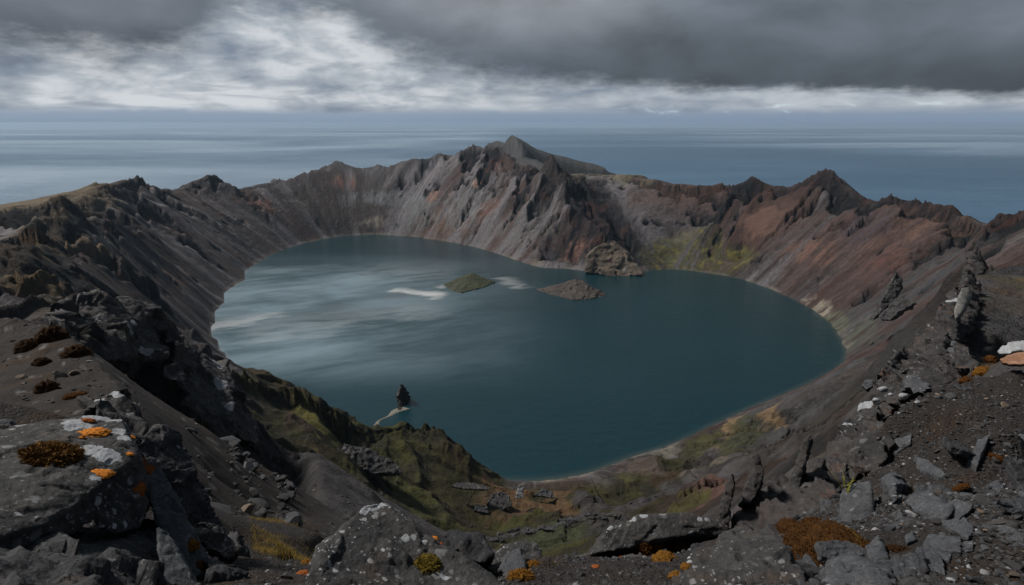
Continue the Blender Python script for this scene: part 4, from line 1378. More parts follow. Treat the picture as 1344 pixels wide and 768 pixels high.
# more slabs half sunk in the gravel
srg = np.random.default_rng(404)
for k in range(26):
    r_, a_ = math.exp(srg.uniform(math.log(2.5), math.log(9))), srg.uniform(.47, .78)
    x_, y_ = r_ * math.sin(a_), r_ * math.cos(a_)
    z_ = ground_z(x_, y_)
    w_ = srg.uniform(.05, .11) * (.6 + r_ * .18)
    th_ = srg.uniform(0, 6.28)
    t_ = np.sort(srg.uniform(0, 6.28, 6))
    ring = np.stack([np.cos(t_) * w_ * srg.uniform(1, 1.6), np.sin(t_) * w_, np.zeros(6)], -1)
    rot = np.array(((math.cos(th_), -math.sin(th_), 0), (math.sin(th_), math.cos(th_), 0), (0, 0, 1)))
    ring = ring @ rot.T
    tilt_ = srg.normal(0, .22, 2)
    ring[:, 2] += ring[:, :2] @ tilt_
    c_ = np.array((x_, y_, z_ + .012))
    make_rock('loose_stone', [np.concatenate([c_ + ring + (0, 0, w_ * .22), c_ + ring * 1.06 - (0, 0, w_ * .25)])], max(.006, w_ / 22), (M_FLAT, M_SLATE, M_DARK)[k % 3], 'angular grey slab half sunk in the brown gravel at right', 'stone', w_ * .06, w_ * .03, w_, 0, [], 200 + k, 'loose slabs in the right gravel')

# ---- near left hillside
make_rock('rock_outcrop', [prism([(84, 548, 11), (110, 523, 12.3), (150, 505, 13.6), (166, 503, 13.8), (176, 518, 13.4)], 1.0, .6), prism([(110, 535, 11.5), (166, 504, 13.6), (186, 535, 12.6), (196, 562, 11.2), (180, 580, 10.2), (120, 566, 10.4)], 1.4, .4)], .045, M_CRAG,
          'pale topped rock outcrop with a dark face on the left hillside', 'rock', .18, .10, 2.2, .05, [(P(120, 522, 12.4), .30), (P(150, 510, 13.4), .35)], 40)
make_rock('boulder', [prism([(-40, 575, 5.2), (-20, 552, 5.4), (8, 546, 5.5), (21, 556, 5.5), (22, 572, 5.3), (0, 590, 5.0)], .5, .1)], .016, M_SLATE, 'smooth grey boulder cut by the left edge behind the broad slab', 'rock', .02, .02, .5, seed=41)

# ---- the black crag on the left above the scree
make_rock('rock_crag', [prism([(40, 402, 142), (100, 381, 158), (150, 377, 168), (210, 395, 178), (228, 425, 176), (218, 470, 158), (160, 486, 138), (110, 462, 124), (70, 430, 126)], 40, 16, .9)], .62, M_CRAGB,
          'long black crag with grey flecks above the left scree gully', 'crag', 3.2, 1.5, 18, .9, [(P(130, 425, 142), 2), (P(165, 430, 150), 2.2), (P(190, 460, 155), 1.6), (P(150, 455, 145), 1.5), (P(180, 420, 160), 1.6), (P(205, 450, 160), 1.5)], 42, bed_dir=(.6, .2, .8))
make_rock('rock_crag', [prism([(212, 432, 176), (232, 430, 180), (266, 455, 186), (298, 470, 189), (312, 492, 186), (326, 526, 178), (346, 562, 170), (342, 592, 158), (300, 566, 148), (250, 520, 150), (212, 490, 152)], 30, 16, .9)], .58, M_CRAGB,
          'black blocky crag dropping to the lake below the long crag', 'crag', 3.2, 1.5, 18, .9, [(P(285, 475, 184), 2.5), (P(290, 500, 175), 2.5), (P(255, 490, 165), 1.6), (P(300, 530, 165), 2)], 43, bed_dir=(.6, .2, .8))

# ---- the jagged rock ridge on the right
make_rock('rock_crag', [prism([(1256, 378, 62), (1263, 352, 74), (1271, 331, 84), (1280, 327, 86), (1288, 340, 82), (1296, 352, 78), (1282, 380, 68)], 9, 3)], .25, M_CRAG, 'topmost dark crag of the jagged right ridge', 'crag', .35, .22, 3, .15, [], 44, bed_dir=(.7, .1, .7))
make_rock('rock_crag', [prism([(1216, 440, 42), (1228, 408, 50), (1240, 385, 58), (1258, 374, 62), (1266, 384, 58), (1256, 415, 48), (1240, 445, 40)], 6, 2)], .16, M_CRAG, 'dark crag below the topmost crag of the right ridge', 'crag', .3, .18, 2.2, .12, [(P(1246, 395, 54), 1.0)], 45, bed_dir=(.7, .1, .7))
make_rock('pale_rock', [prism([(1252, 408, 43), (1262, 377, 47), (1273, 376, 48), (1276, 390, 47), (1262, 412, 43), (1254, 420, 42)], 3.5, .5)], .10, rock_material('pale_lichen_rock', (.12, .116, .105), (.17, .165, .15), .2, 4, stain=(.10, .09, .07), stain_amt=.5), 'pale cream rock face on the right ridge beside the brown slope', 'rock', 0, .10, 2.0, 0, [], 46)
make_rock('rock_crag', [prism([(1184, 478, 29), (1196, 452, 33), (1206, 430, 37), (1222, 420, 39), (1240, 422, 38), (1246, 442, 34), (1226, 470, 29), (1204, 485, 27)], 4.5, 1.5)], .11, M_CRAG, 'rust stained crag in the middle of the right ridge', 'crag', .22, .13, 1.8, .10, [], 47, bed_dir=(.7, .1, .7))
make_rock('leaning_rock', [prism([(1222, 452, 31), (1240, 438, 34), (1256, 448, 32), (1276, 482, 26), (1290, 500, 23), (1274, 506, 22), (1246, 488, 25), (1228, 468, 28)], 1.6, .5)], .09, rock_material('grey_ridge_slab', (.075, .078, .082), (.11, .112, .115), .4, 4, stain_amt=.3), 'grey slab leaning across a dark cleft on the right ridge', 'rock', .12, .08, 1.5, .06, [], 48)
make_rock('rock_crag', [prism([(1138, 520, 19), (1152, 498, 21), (1168, 470, 25), (1188, 458, 28), (1214, 472, 26), (1238, 490, 22), (1228, 510, 19), (1196, 522, 17), (1166, 540, 15), (1146, 545, 15)], 3, 1)], .075, M_CRAG, 'broad rust brown crag at the near end of the right ridge', 'crag', .22, .12, 1.6, .10, [(P(1185, 476, 25), .35), (P(1160, 505, 20), .25)], 49, bed_dir=(.8, .1, .6))
make_rock('rock_crag', [prism([(1064, 625, 9.6), (1078, 590, 11.2), (1096, 566, 13), (1112, 550, 14.2), (1136, 520, 17), (1152, 524, 16.5), (1160, 548, 14), (1150, 585, 11), (1128, 625, 9), (1100, 650, 8), (1072, 655, 8.2)], 2.2, .6)], .050, M_CRAG, 'steep dark crag with rusty streaks above the upright slab', 'crag', .14, .08, 1.0, .07, [(P(1108, 560, 13.5), .22), (P(1132, 532, 16), .25)], 50, bed_dir=(.8, .1, .5))
make_rock('pale_rock', [prism([(1130, 505, 17.2), (1136, 497, 17.6), (1146, 496, 17.6), (1147, 507, 17.2), (1138, 513, 17)], .3, .1)], .03, M_SLATE, 'rounded pale stone perched on the edge of the steep crag', 'rock', .03, .03, .5, seed=51)
make_rock('leaning_rock', [prism([(1178, 512, 13.2), (1192, 488, 14.6), (1202, 486, 14.8), (1230, 512, 13.0), (1212, 516, 12.6), (1196, 512, 12.8)], .5, .1)], .035, M_SLATE, 'tent shaped grey slab over a dark hole on the gravel crest', 'rock', .06, .05, .9, .03, [], 52)
for k, (wx, wy, rr_, sz) in enumerate(((1160, 511, 13.2, .16), (1169, 518, 12.6, .10), (1186, 520, 12.2, .15), (1150, 525, 12.6, .12), (1204, 528, 11.6, .1))):
    c_ = P(wx, wy, rr_)
    make_rock('pale_stone', [list(c_ + np.random.default_rng(k).normal(size=(40, 3)) / np.linalg.norm(np.random.default_rng(k).normal(size=(40, 3)), axis=1)[:, None] * sz * np.array((.62, .5, .42)))],   .018, M_PALE,
              ('white stone left of the tent shaped slab', 'small white stone under the white stone on the crest', 'white stone below the foot of the tent shaped slab', 'white stone at the brink of the steep crag', 'tiny white stone in the gravel below the tent shaped slab')[k], 'stone', .008, .008, .3, seed=53 + k, group='white stones on the gravel crest')
for k, (ol, dp, vx, ch, lb, mt) in enumerate((
        ([(1108, 600, 10.4), (1116, 572, 11.4), (1132, 548, 12.6), (1150, 540, 13.0), (1172, 552, 12.0), (1178, 580, 10.6), (1160, 612, 9.2), (1128, 622, 8.8)], 1.0, .035, .12, 'dark rock face between the steep crag and the gravel', M_CRAG),
        ([(1150, 492, 21), (1162, 470, 23.5), (1176, 455, 25.5), (1184, 448, 26.5), (1190, 462, 26), (1182, 490, 23), (1164, 515, 20)], 1.2, .06, .16, 'pale streaked rock blade on the edge of the broad rust brown crag', M_CRAG),
        ([(1200, 470, 27), (1216, 440, 30), (1232, 432, 31), (1246, 446, 30), (1258, 478, 26), (1246, 500, 23), (1222, 496, 24)], 2.2, .08, .22, 'block of dark rock behind the broad rust brown crag', M_CRAG),
        ([(1226, 420, 41), (1236, 396, 46), (1250, 392, 47), (1260, 412, 44), (1266, 446, 38), (1252, 462, 35), (1236, 450, 37)], 2.5, .11, .26, 'grey topped block beneath the pale cream rock face', M_CRAG),
        ([(1256, 505, 18.4), (1264, 486, 20), (1278, 484, 20.4), (1290, 498, 19), (1288, 510, 18), (1268, 514, 17.6)], 1.2, .06, .14, 'small dark crag at the end of the leaning ridge slab', M_CRAG),
        ([(1160, 528, 15.2), (1176, 484, 17), (1204, 462, 18), (1236, 468, 18), (1258, 494, 16.6), (1240, 512, 15.2), (1196, 524, 14.4)], 1.8, .045, .20, 'rust faced block filling the gap between the steep crag and the leaning ridge slab', M_CRAG),
        ([(1236, 470, 23), (1250, 448, 25), (1270, 452, 25), (1288, 474, 22), (1282, 492, 20.5), (1256, 492, 20.5)], 1.6, .06, .2, 'brown rock under the leaning ridge slab', M_CRAG),
        ([(1242, 440, 44), (1252, 400, 52), (1270, 372, 62), (1284, 366, 66), (1290, 392, 60), (1280, 430, 48), (1262, 455, 42)], 3.5, .14, .35, 'dark rock wall linking the crags of the right ridge', M_CRAG),
        ([(1072, 650, 8.6), (1080, 622, 9.4), (1094, 604, 10), (1110, 606, 10), (1114, 640, 8.8), (1104, 668, 7.8), (1082, 675, 7.6)], .8, .03, .09, 'dark rusty block behind the upright slab', M_SPIRE))):
    make_rock('rock_crag', [prism(ol, dp, dp * .3)], vx, mt, lb, 'crag', ch, ch * .6, ch * 7, ch * .45, [], 120 + k, 'crags of the jagged right ridge', bed_dir=(.8, .1, .55))
# pinnacles
make_rock('rock_outcrop', [prism([(948, 700, 7.0), (958, 668, 7.4), (985, 645, 7.8), (1012, 628, 8.2), (1030, 622, 8.4), (1058, 606, 8.9), (1082, 600, 9.0), (1102, 640, 8.2), (1104, 690, 7.0), (1040, 705, 6.6), (980, 708, 6.6)], 1.2, .5)], .034, M_SPIRE,
          'folded dark rock outcrop from which the pinnacles rise', 'rock', .09, .055, .8, .09, [], 60, bed_dir=(1, .15, .35))
for k, (ol, lb, dep) in enumerate((([(938, 700, 7.0), (941, 672, 7.1), (950, 645, 7.2), (957, 622, 7.3), (963, 618, 7.3), (968, 626, 7.3), (963, 655, 7.2), (958, 690, 7.0)], 'thin black pinnacle leftmost of the three above the speckled boulder', .28),
                                  ([(968, 668, 7.4), (980, 640, 7.6), (986, 614, 7.7), (989, 595, 7.8), (994, 594, 7.8), (1003, 614, 7.7), (1004, 632, 7.6), (990, 660, 7.4)], 'stout black pinnacle with a hooked tip between the two thin ones', .34),
                                  ([(1028, 655, 8.1), (1036, 625, 8.3), (1046, 596, 8.4), (1057, 573, 8.5), (1066, 570, 8.5), (1069, 580, 8.5), (1060, 608, 8.4), (1052, 640, 8.2), (1040, 668, 8.0)], 'tall rusty pinnacle nearest the steep crag', .34))):
    make_rock('rock_pinnacle', [prism(ol, dep, .1)], .022, M_SPIRE, lb, 'pinnacle', .03, .022, .3, .02, [], 61 + k, 'black rock pinnacles on the right ridge', bed_dir=(1, .15, .35))
make_rock('rock_pinnacle', [prism([(915, 705, 8.4), (920, 694, 8.6), (930, 686, 8.7), (938, 688, 8.7), (936, 705, 8.3)], .4, .1)], .022, M_SPIRE, 'low black rock stump left of the thin pinnacles', 'pinnacle', .025, .022, .25, .02, [], 65)

# ---- rocks of the crater
make_rock('rock_headland', [prism([(767, 358, 1254), (769, 336, 1268), (780, 326, 1282), (792, 319, 1294), (806, 319, 1298), (822, 330, 1294), (832, 340, 1288), (843, 352, 1274), (845, 362, 1256), (805, 364, 1244)], 130, -12, .95)], 2.2, M_KNOB,
          'ochre brown rock knob standing in the water at the tip of the central headland', 'rock', 4, 2.2, 40, 1.0, [], 70)
for ol, lb, sd_ in (([(1140, 420, 690), (1152, 400, 700), (1162, 382, 705), (1169, 364, 712), (1176, 353, 716), (1183, 362, 716), (1187, 376, 712), (1176, 392, 700), (1160, 408, 690), (1146, 422, 682)], 'tall dark rock tooth on the right scree slope', 71),
                    ([(1152, 418, 655), (1166, 400, 662), (1180, 387, 668), (1196, 390, 666), (1205, 398, 662), (1186, 408, 655), (1168, 420, 650)], 'low brown rock beside the tall dark tooth on the right scree slope', 72)):
    make_rock('rock_tooth', [prism(ol, 18, 5)], .8, M_CRAGB, lb, 'rock', 1.6, .9, 12, .6, [], sd_)
for ol, lb, mt, dep, sd_, vx in (([(636, 662, 405), (645, 648, 412), (660, 643, 415), (670, 650, 412), (673, 664, 405), (655, 674, 398)], 'black boulder in the mossy valley beside the white standing stone', M_CRAGB, 8, 73, .4),
                             ([(676, 654, 410), (679, 640, 414), (683, 635, 415), (688, 640, 414), (687, 654, 410)], 'white standing stone in the mossy valley', M_PALE, 3, 74, .3),
                             ([(620, 670, 395), (626, 660, 398), (640, 664, 397), (642, 674, 393)], 'grey boulder in the mossy valley left of the black boulder', M_SLATE, 5, 75, .35),
                             ([(700, 650, 430), (712, 640, 434), (726, 645, 432), (728, 654, 428)], 'grey rock among moss right of the white standing stone', M_SLATE, 5, 76, .4),
                             ([(590, 638, 405), (600, 633, 408), (622, 633, 408), (646, 640, 402), (640, 643, 400), (610, 642, 401)], 'flat dark grey slab on the mossy slope', M_CRAGB, 4, 77, .4),
                             ([(416, 584, 372), (420, 572, 376), (430, 580, 374), (440, 598, 366), (430, 604, 362)], 'grey slab standing out of the moss ridge', M_SLATE, 5, 78, .4),
                             ([(440, 592, 368), (452, 580, 374), (480, 586, 374), (520, 606, 366), (530, 622, 358), (490, 622, 356), (456, 606, 362)], 'dark rock face with grey blocks under the moss ridge crest', M_CRAGB, 10, 79, .5)):
    make_rock('valley_rock', [prism(ol, dep, dep * .4)], vx, mt, lb, 'rock', dep * .12, dep * .10, dep * .9, 0, [], sd_)


rib_rng = np.random.default_rng(8)
rib_h = []
for t_ in np.linspace(0, 1, 26):
    px_, py_ = mixv(645, 812, t_), 714 - 40 * t_ ** .8 + rib_rng.normal() * 2
    x_, y_, z_, r_ = hit(px_, py_, 200)
    w_ = rib_rng.uniform(2.2, 5)
    rib_h.append(np.array((x_, y_, z_)) + rib_rng.normal(size=(14, 3)) * (w_, w_ * .5, w_ * .32))
make_rock('rock_rib', rib_h, .35, M_CRAGB, 'low broken grey rock rib crossing the floor of the mossy valley', 'rock', .8, .6, 6, 0, [], 80)


def islet(name, rim_px, top_px, mat, label, seed):
    rim = np.array([Z(px, py, 0) for px, py in rim_px])
    c = rim.mean(0)
    low_ = c + (rim - c) * 1.06
    low_[:, 2] = -4
    tops = []
    for px, py, qx, qy in top_px:                 # (seen at, standing over the water seen at)
        r_ = -H / ray(qx, qy)[2]
        tops.append(P(px, py, r_))
    rim[:, 2] = 1.5
    return make_rock(name, [np.concatenate([low_, rim, tops])], 1.2, mat, label, 'islet', 2.0 if seed == 91 else 1.0, 1.6 if seed == 91 else 1.1, 30, 0, [], seed, 'islets in the crater lake')


islet('islet', [(582, 374), (590, 380), (605, 385), (622, 381), (640, 376), (650, 371), (638, 367), (600, 367)], [(620, 358, 618, 369), (606, 362, 608, 370), (635, 364, 634, 369), (604, 371, 604, 377)], M_ISLE, 'flat dark green islet beside the white streak on the lake', 90)
islet('islet', [(703, 380), (722, 387), (752, 394), (776, 393), (796, 388), (782, 380), (740, 376)], [(760, 365, 757, 383), (748, 370, 748, 381), (772, 372, 770, 384), (730, 377, 730, 381), (756, 378, 756, 388)], M_ISLE2, 'dark brown pointed islet right of the green one on the lake', 91)

# sea stack near the shore and the pale spit that leads to it
rs_ = -H / ray(528, 531)[2]
make_rock('sea_stack', [prism([(519, 520, rs_), (521, 510, rs_), (525, 504, rs_), (531, 503, rs_), (536, 510, rs_), (540, 519, rs_), (539, 525, rs_), (533, 532, rs_), (522, 532, rs_)], 14, 2),
                        prism([(520, 540, rs_ - 16), (522, 527, rs_ - 4), (531, 528, rs_ - 4), (527, 540, rs_ - 16)], 8, 2)], .55, M_CRAGB, 'dark rock stack in the lake at the end of a pale spit', 'rock stack', 3.2, 2.4, 12, 1, [], 92)
a_, b_, c__ = Z(494, 562, 0), Z(510, 550, 0), Z(524, 538, 0)
bm = bmesh.new()
pts = [a_ + (a_ - b_) * .8, a_, b_, c__, c__ + (c__ - b_) * .5]
dd = (c__ - a_) / np.linalg.norm(c__ - a_)
nn = np.array((-dd[1], dd[0], 0))
N_ = 60
sv_, sf_ = [], []
for k in range(N_ + 1):
    t = k / N_
    q = a_ + (c__ - a_) * (t * 1.5 - .35) + nn * (5.0 * math.sin(t * 3.6) + 1.2 * math.sin(t * 17))
    wd = 3.0 + 1.5 * math.sin(t * 9) + 3.5 * max(0, t - .75) * 4
    for j, s_ in enumerate(np.linspace(-1, 1, 9)):
        sv_.append(q + nn * s_ * wd * (1 + .2 * math.sin(k * 1.7 + j)) + np.array((0, 0, .9 * (1 - s_ * s_) - .35)))
spit_m, nt, b = new_mat('pale_sand')
b.inputs['Roughness'].default_value = .9
geo = nt.nodes.new('ShaderNodeNewGeometry')
setin(nt, b.inputs['Base Color'], mix(nt, noise(nt, N(nt, geo.outputs['Position']), .4, 5, .6), (.11, .098, .075), (.22, .20, .16)))
tag(mesh_np('sand_spit', np.array(sv_), grid_faces(N_ + 1, 9), spit_m), kind='structure')
# ------------------------------------------------------------------ gravel, moss, lichen, grass
bpy.context.view_layer.update()


def pebble_shapes(n=7, sub=2):
    out = []
    for k in range(n):
        bm = bmesh.new()
        bmesh.ops.create_icosphere(bm, subdivisions=sub, radius=1)
        v = np.array([x.co[:] for x in bm.verts], np.float32)
        f = np.array([[x.index for x in fc.verts] for fc in bm.faces], np.int32)
        bm.free()
        rg = np.random.default_rng(k)
        for _ in range(9):                       # knock flat faces off
            nn_ = rg.normal(size=3)
            nn_ /= np.linalg.norm(nn_)
            d = v @ nn_ - rg.uniform(.45, .85)
            v = v - np.where(d > 0, d, 0)[:, None] * nn_
        v *= np.array((1, rg.uniform(.6, .9), rg.uniform(.32, .6)))
        out.append((v.astype(np.float32), f))
    return out


SHAPES = pebble_shapes()
SMALL = pebble_shapes(7, 1)


def pebble_cloud(x_, y_, z_, size, colr, shapes=SHAPES):
    """many small stones as one mesh: arrays of vertices, faces, colours"""
    V_, F_, K_ = [], [], []
    base = 0
    rg = np.random.default_rng(5)
    kind = rg.integers(0, len(shapes), len(x_))
    for k, (sv, sf) in enumerate(shapes):
        m = kind == k
        n = int(m.sum())
        if not n:
            continue
        a = rg.uniform(0, 2 * math.pi, n)
        tx, ty = rg.normal(0, .35, n), rg.normal(0, .35, n)
        ca, sa = np.cos(a), np.sin(a)
        Rz = np.zeros((n, 3, 3), np.float32)
        Rz[:, 0, 0], Rz[:, 0, 1], Rz[:, 1, 0], Rz[:, 1, 1], Rz[:, 2, 2] = ca, -sa, sa, ca, 1
        Rx = np.zeros((n, 3, 3), np.float32)
        Rx[:, 0, 0], Rx[:, 1, 1], Rx[:, 1, 2], Rx[:, 2, 1], Rx[:, 2, 2] = 1, np.cos(tx), -np.sin(tx), np.sin(tx), np.cos(tx)
        Ry = np.zeros((n, 3, 3), np.float32)
        Ry[:, 1, 1], Ry[:, 0, 0], Ry[:, 0, 2], Ry[:, 2, 0], Ry[:, 2, 2] = 1, np.cos(ty), np.sin(ty), -np.sin(ty), np.cos(ty)
        M = Ry @ Rx @ Rz
        v = np.einsum('nij,vj->nvi', M, sv) * size[m][:, None, None]
        v += np.stack([x_[m], y_[m], z_[m] + size[m] * .15], -1)[:, None]
        V_.append(v.reshape(-1, 3))
        F_.append((sf[None] + (np.arange(n) * len(sv))[:, None, None]).reshape(-1, 3) + base)
        K_.append(np.repeat(colr[m], len(sv), 0))
        base += n * len(sv)
    return np.concatenate(V_), np.concatenate(F_), np.concatenate(K_)


def ground_many(x_, y_):
    a, r_ = np.arctan2(x_, y_), np.log(np.hypot(x_, y_))
    return sample(ZT, np.interp(r_, lr, np.arange(FINE_R)), np.interp(a, az, np.arange(FINE_A)))


pm, nt, b = new_mat('gravel_stone')
tc = nt.nodes.new('ShaderNodeNewGeometry')
pn = noise(nt, N(nt, tc.outputs['Position']), 120, 4, .7) * .9 + .55
setin(nt, b.inputs['Base Color'], mix(nt, 1.0, attr(nt, 'Col', 'Color'), comb(nt, pn, pn, pn), 'MULTIPLY'))
b.inputs['Roughness'].default_value = .85
b.inputs['Specular IOR Level'].default_value = .3


def stone_tones(n, rg, pale=.05):
    t = rg.random(n)
    c = np.empty((n, 3), np.float32)
    c[:] = (.050, .047, .045)
    c[t < .55] = (.062, .062, .066)
    c[t < .28] = (.036, .034, .034)
    c[t < .14] = (.072, .056, .046)
    c[t < .10] = (.105, .108, .116)
    c[t < pale] = (.27, .27, .275)
    c[t < pale * .35] = (.20, .15, .11)
    return c * rg.uniform(.45, .95, (n, 1)).astype(np.float32)


rg = np.random.default_rng(21)
parts = []
for n, r0_, r1_, a0_, a1_, s0, sg in ((320, 2.4, 6.5, .42, .8, .030, .35), (22000, 1.9, 4.8, .42, .82, .0070, .50), (22000, 3.5, 9.0, .42, .82, .0105, .5), (12000, 7.5, 15.5, .44, .84, .020, .5),
                                      (9000, 2.0, 3.9, -.22, .44, .0060, .50), (2600, 2.0, 6.5, -.75, -.2, .011, .55), (900, 2.0, 5.0, .3, .78, .022, .4)):
    rr_ = np.exp(rg.uniform(math.log(r0_), math.log(r1_), n))
    a = rg.uniform(a0_, a1_, n)
    x_, y_ = rr_ * np.sin(a), rr_ * np.cos(a)
    keep = fbm(x_ * 1.3, y_ * 1.3, 3, 3) + rg.normal(0, .22, n) > -.16
    x_, y_ = x_[keep], y_[keep]
    n = len(x_)
    sz = s0 * np.exp(rg.normal(0, sg, n))
    parts.append((x_, y_, ground_many(x_, y_), sz.astype(np.float32), stone_tones(n, rg)))
px_, py_, pz_, ps_, pc_ = [np.concatenate([q[k] for q in parts]) for k in range(5)]
big_ = ps_ > .016
A_, B_ = [pebble_cloud(px_[m_], py_[m_], pz_[m_], ps_[m_], pc_[m_], sh_) for m_, sh_ in ((big_, SHAPES), (~big_, SMALL))]
gv, gf, gc = np.concatenate([A_[0], B_[0]]), np.concatenate([A_[1], B_[1] + len(A_[0])]), np.concatenate([A_[2], B_[2]])
tag(mesh_np('gravel', gv, gf, pm, {'Col': gc}, smooth=False), kind='stuff')

# rubble on the crags and slopes below: many stones no one could count
parts = []
for n, r0_, r1_, a0_, a1_, s0, sg, slope_keep in ((2600, 12, 45, -.78, -.36, .055, .7, 0), (1500, 20, 70, -.47, -.26, .16, .6, 0), (1600, 60, 175, -.60, -.25, .32, .6, 0), (1200, 16, 90, .46, .8, .07, .7, 0), (1500, 260, 480, -.32, .3, .55, .6, 0)):
    rr_ = np.exp(rg.uniform(math.log(r0_), math.log(r1_), n))
    a = rg.uniform(a0_, a1_, n)
    x_, y_ = rr_ * np.sin(a), rr_ * np.cos(a)
    z_ = ground_many(x_, y_)
    keep = (fbm(x_ / rr_ * 30, y_ / rr_ * 30, 3, 3) + rg.normal(0, .15, n) > .08) & (z_ > 3)
    x_, y_, z_ = x_[keep], y_[keep], z_[keep]
    sz = s0 * np.exp(rg.normal(0, sg, len(x_)))
    parts.append((x_, y_, z_, sz.astype(np.float32), stone_tones(len(x_), rg, .03) * .85))
px_, py_, pz_, ps_, pc_ = [np.concatenate([q[k] for q in parts]) for k in range(5)]
gv, gf, gc = pebble_cloud(px_, py_, pz_, ps_, pc_)
tag(mesh_np('rubble', gv, gf, pm, {'Col': gc}, smooth=False), kind='stuff')

# ------------------------------------------------------------------ what grows
dg = bpy.context.evaluated_depsgraph_get()


def cast(px, py, rmax=60):
    """the built surface seen at a pixel (never the haze)"""
    a, b_, c = ray(px, py)
    d = Vector((a, b_, c)).normalized()
    o = Vector((0, 0, H)) + d * .4
    for _ in range(4):
        ok, loc, nor, idx, ob, mt = scene.ray_cast(dg, o, d)
        if ok and ob.name.startswith(('haze', 'gravel')):
            o = loc + d * .002
            continue
        break
    return (np.array(loc), np.array(nor), ob) if ok else (P(px, py, 4), np.array((0, 0, 1.)), None)


def moss_material(name, lo, hi, tip):
    m, nt, b = new_mat(name)
    t = attr(nt, 'tip')
    v = attr(nt, 'tone')
    c = mix(nt, v, lo, hi)
    c = mix(nt, t * .75, c, tip)
    setin(nt, b.inputs['Base Color'], c)
    b.inputs['Roughness'].default_value = .95
    b.inputs['Specular IOR Level'].default_value = .1
    return m


MO = {'rust': moss_material('rusty_moss', (.030, .012, .004), (.085, .034, .008), (.15, .065, .014)),
      'mat': moss_material('brown_moss_mat', (.018, .008, .003), (.070, .030, .008), (.14, .065, .016)),
      'dark': moss_material('dark_brown_moss', (.016, .008, .004), (.036, .017, .006), (.06, .03, .010)),
      'brown': moss_material('brown_bristle_moss', (.040, .018, .006), (.115, .055, .014), (.20, .105, .028)),
      'olive': moss_material('olive_moss', (.060, .040, .008), (.13, .090, .014), (.20, .15, .03)),
      'orange': moss_material('orange_lichen', (.30, .085, .012), (.55, .19, .025), (.75, .36, .08)),
      'red': moss_material('red_orange_lichen', (.14, .040, .012), (.26, .075, .018), (.36, .14, .04)),
      'gold': moss_material('golden_moss', (.075, .032, .007), (.18, .080, .012), (.28, .14, .024))}


def cushion(name, px, py, wpx, hgt, mat, label, cat, fibre=.25, nf=900, seed=0, aspect=1.0, flat=False, group=None, stretch=None):
    """a cushion growing on whatever surface is seen at the pixel: a lumpy dome with short fibres"""
    loc, nor, ob = cast(px, py)
    dist = np.linalg.norm(loc - np.array((0, 0, H)))
    rad_ = wpx / FPX * dist * .5
    up_ = nor * .6 + np.array((0, 0, .5))
    up_ /= np.linalg.norm(up_)
    rg = np.random.default_rng(300 + seed)
    view = loc - np.array((0, 0, H))
    t1 = np.cross(view, up_)
    t1 /= np.linalg.norm(t1)
    t2 = np.cross(up_, t1)
    nth, nph = 36, 14
    ph = np.linspace(0, math.pi * .56, nph)
    th = np.linspace(0, 2 * math.pi, nth, endpoint=False)
    PH, TH = np.meshgrid(ph, th, indexing='ij')
    dx, dy, dz_ = np.sin(PH) * np.cos(TH), np.sin(PH) * np.sin(TH), np.cos(PH)

    def radius(dx, dy, dz_):
        return 1 + .30 * fbm(dx * 1.6 + seed * 5, dy * 1.6, dz_ * 1.6, 3) + .55 * fbm(dx * 5 + seed, dy * 5, dz_ * 5, 4)

    def place(k, rfac=1.0):
        dx, dy, dz_ = k
        rr_ = radius(dx, dy, dz_) * rad_ * rfac
        return loc + np.multiply.outer(rr_ * dx, t1) + np.multiply.outer(rr_ * dy * aspect, t2) + np.multiply.outer(rr_ * dz_ * hgt, up_)
    v = place((dx, dy, dz_)).reshape(-1, 3)
    i = np.arange(nph - 1)[:, None] * nth + np.arange(nth)[None]
    j = np.arange(nph - 1)[:, None] * nth + (np.arange(nth)[None] + 1) % nth
    f4 = np.stack([i, i + nth, j + nth, j], -1).reshape(-1, 4)
    tone = np.clip(.5 + .9 * fbm(dx * 5 + seed, dy * 5, dz_ * 5, 3), 0, 1).ravel()
    tip = np.full(len(v), .12)
    fs = [f4]
    if nf:
        cz = rg.uniform(.0, 1, nf)
        a = rg.uniform(0, 2 * math.pi, nf)
        sn = np.sqrt(1 - cz * cz)
        k = (sn * np.cos(a), sn * np.sin(a), cz)
        p0 = place(k, .97)
        out = np.multiply.outer(k[0], t1) + np.multiply.outer(k[1], t2) + np.multiply.outer(k[2] * .8, up_) + rg.normal(0, .38, (nf, 3))
        out /= np.linalg.norm(out, axis=1)[:, None]
        ln = rad_ * fibre * rg.uniform(.4, 1.2, nf)
        sd_ = np.cross(out, rg.normal(size=(nf, 3)))
        sd_ /= np.linalg.norm(sd_, axis=1)[:, None]
        wd = np.minimum(rad_ * .035, .0035)
        fv = np.stack([p0 - sd_ * wd, p0 + sd_ * wd, p0 + out * ln[:, None] + np.array((0, 0, -.2)) * ln[:, None]], 1).reshape(-1, 3)
        n0 = len(v)
        v = np.concatenate([v, fv])
        fs.append(np.arange(n0, n0 + nf * 3).reshape(-1, 3))
        tone = np.concatenate([tone, np.repeat(rg.random(nf), 3)])
        tip = np.concatenate([tip, np.tile((.1, .1, 1.0), nf)])
    o = mesh_np(name, v - loc, fs, MO[mat], {'tone': tone, 'tip': tip})
    if cat == 'lichen' and ob is not None and 'category' in ob:
        o.parent = ob                                # a crust is part of the rock it grows on
        o.location = Vector(loc) - ob.location
        o['label'] = label
        return o
    o.location = loc
    return tag(o, label, cat, group or ('moss cushions on the near ground' if cat == 'moss' else None))


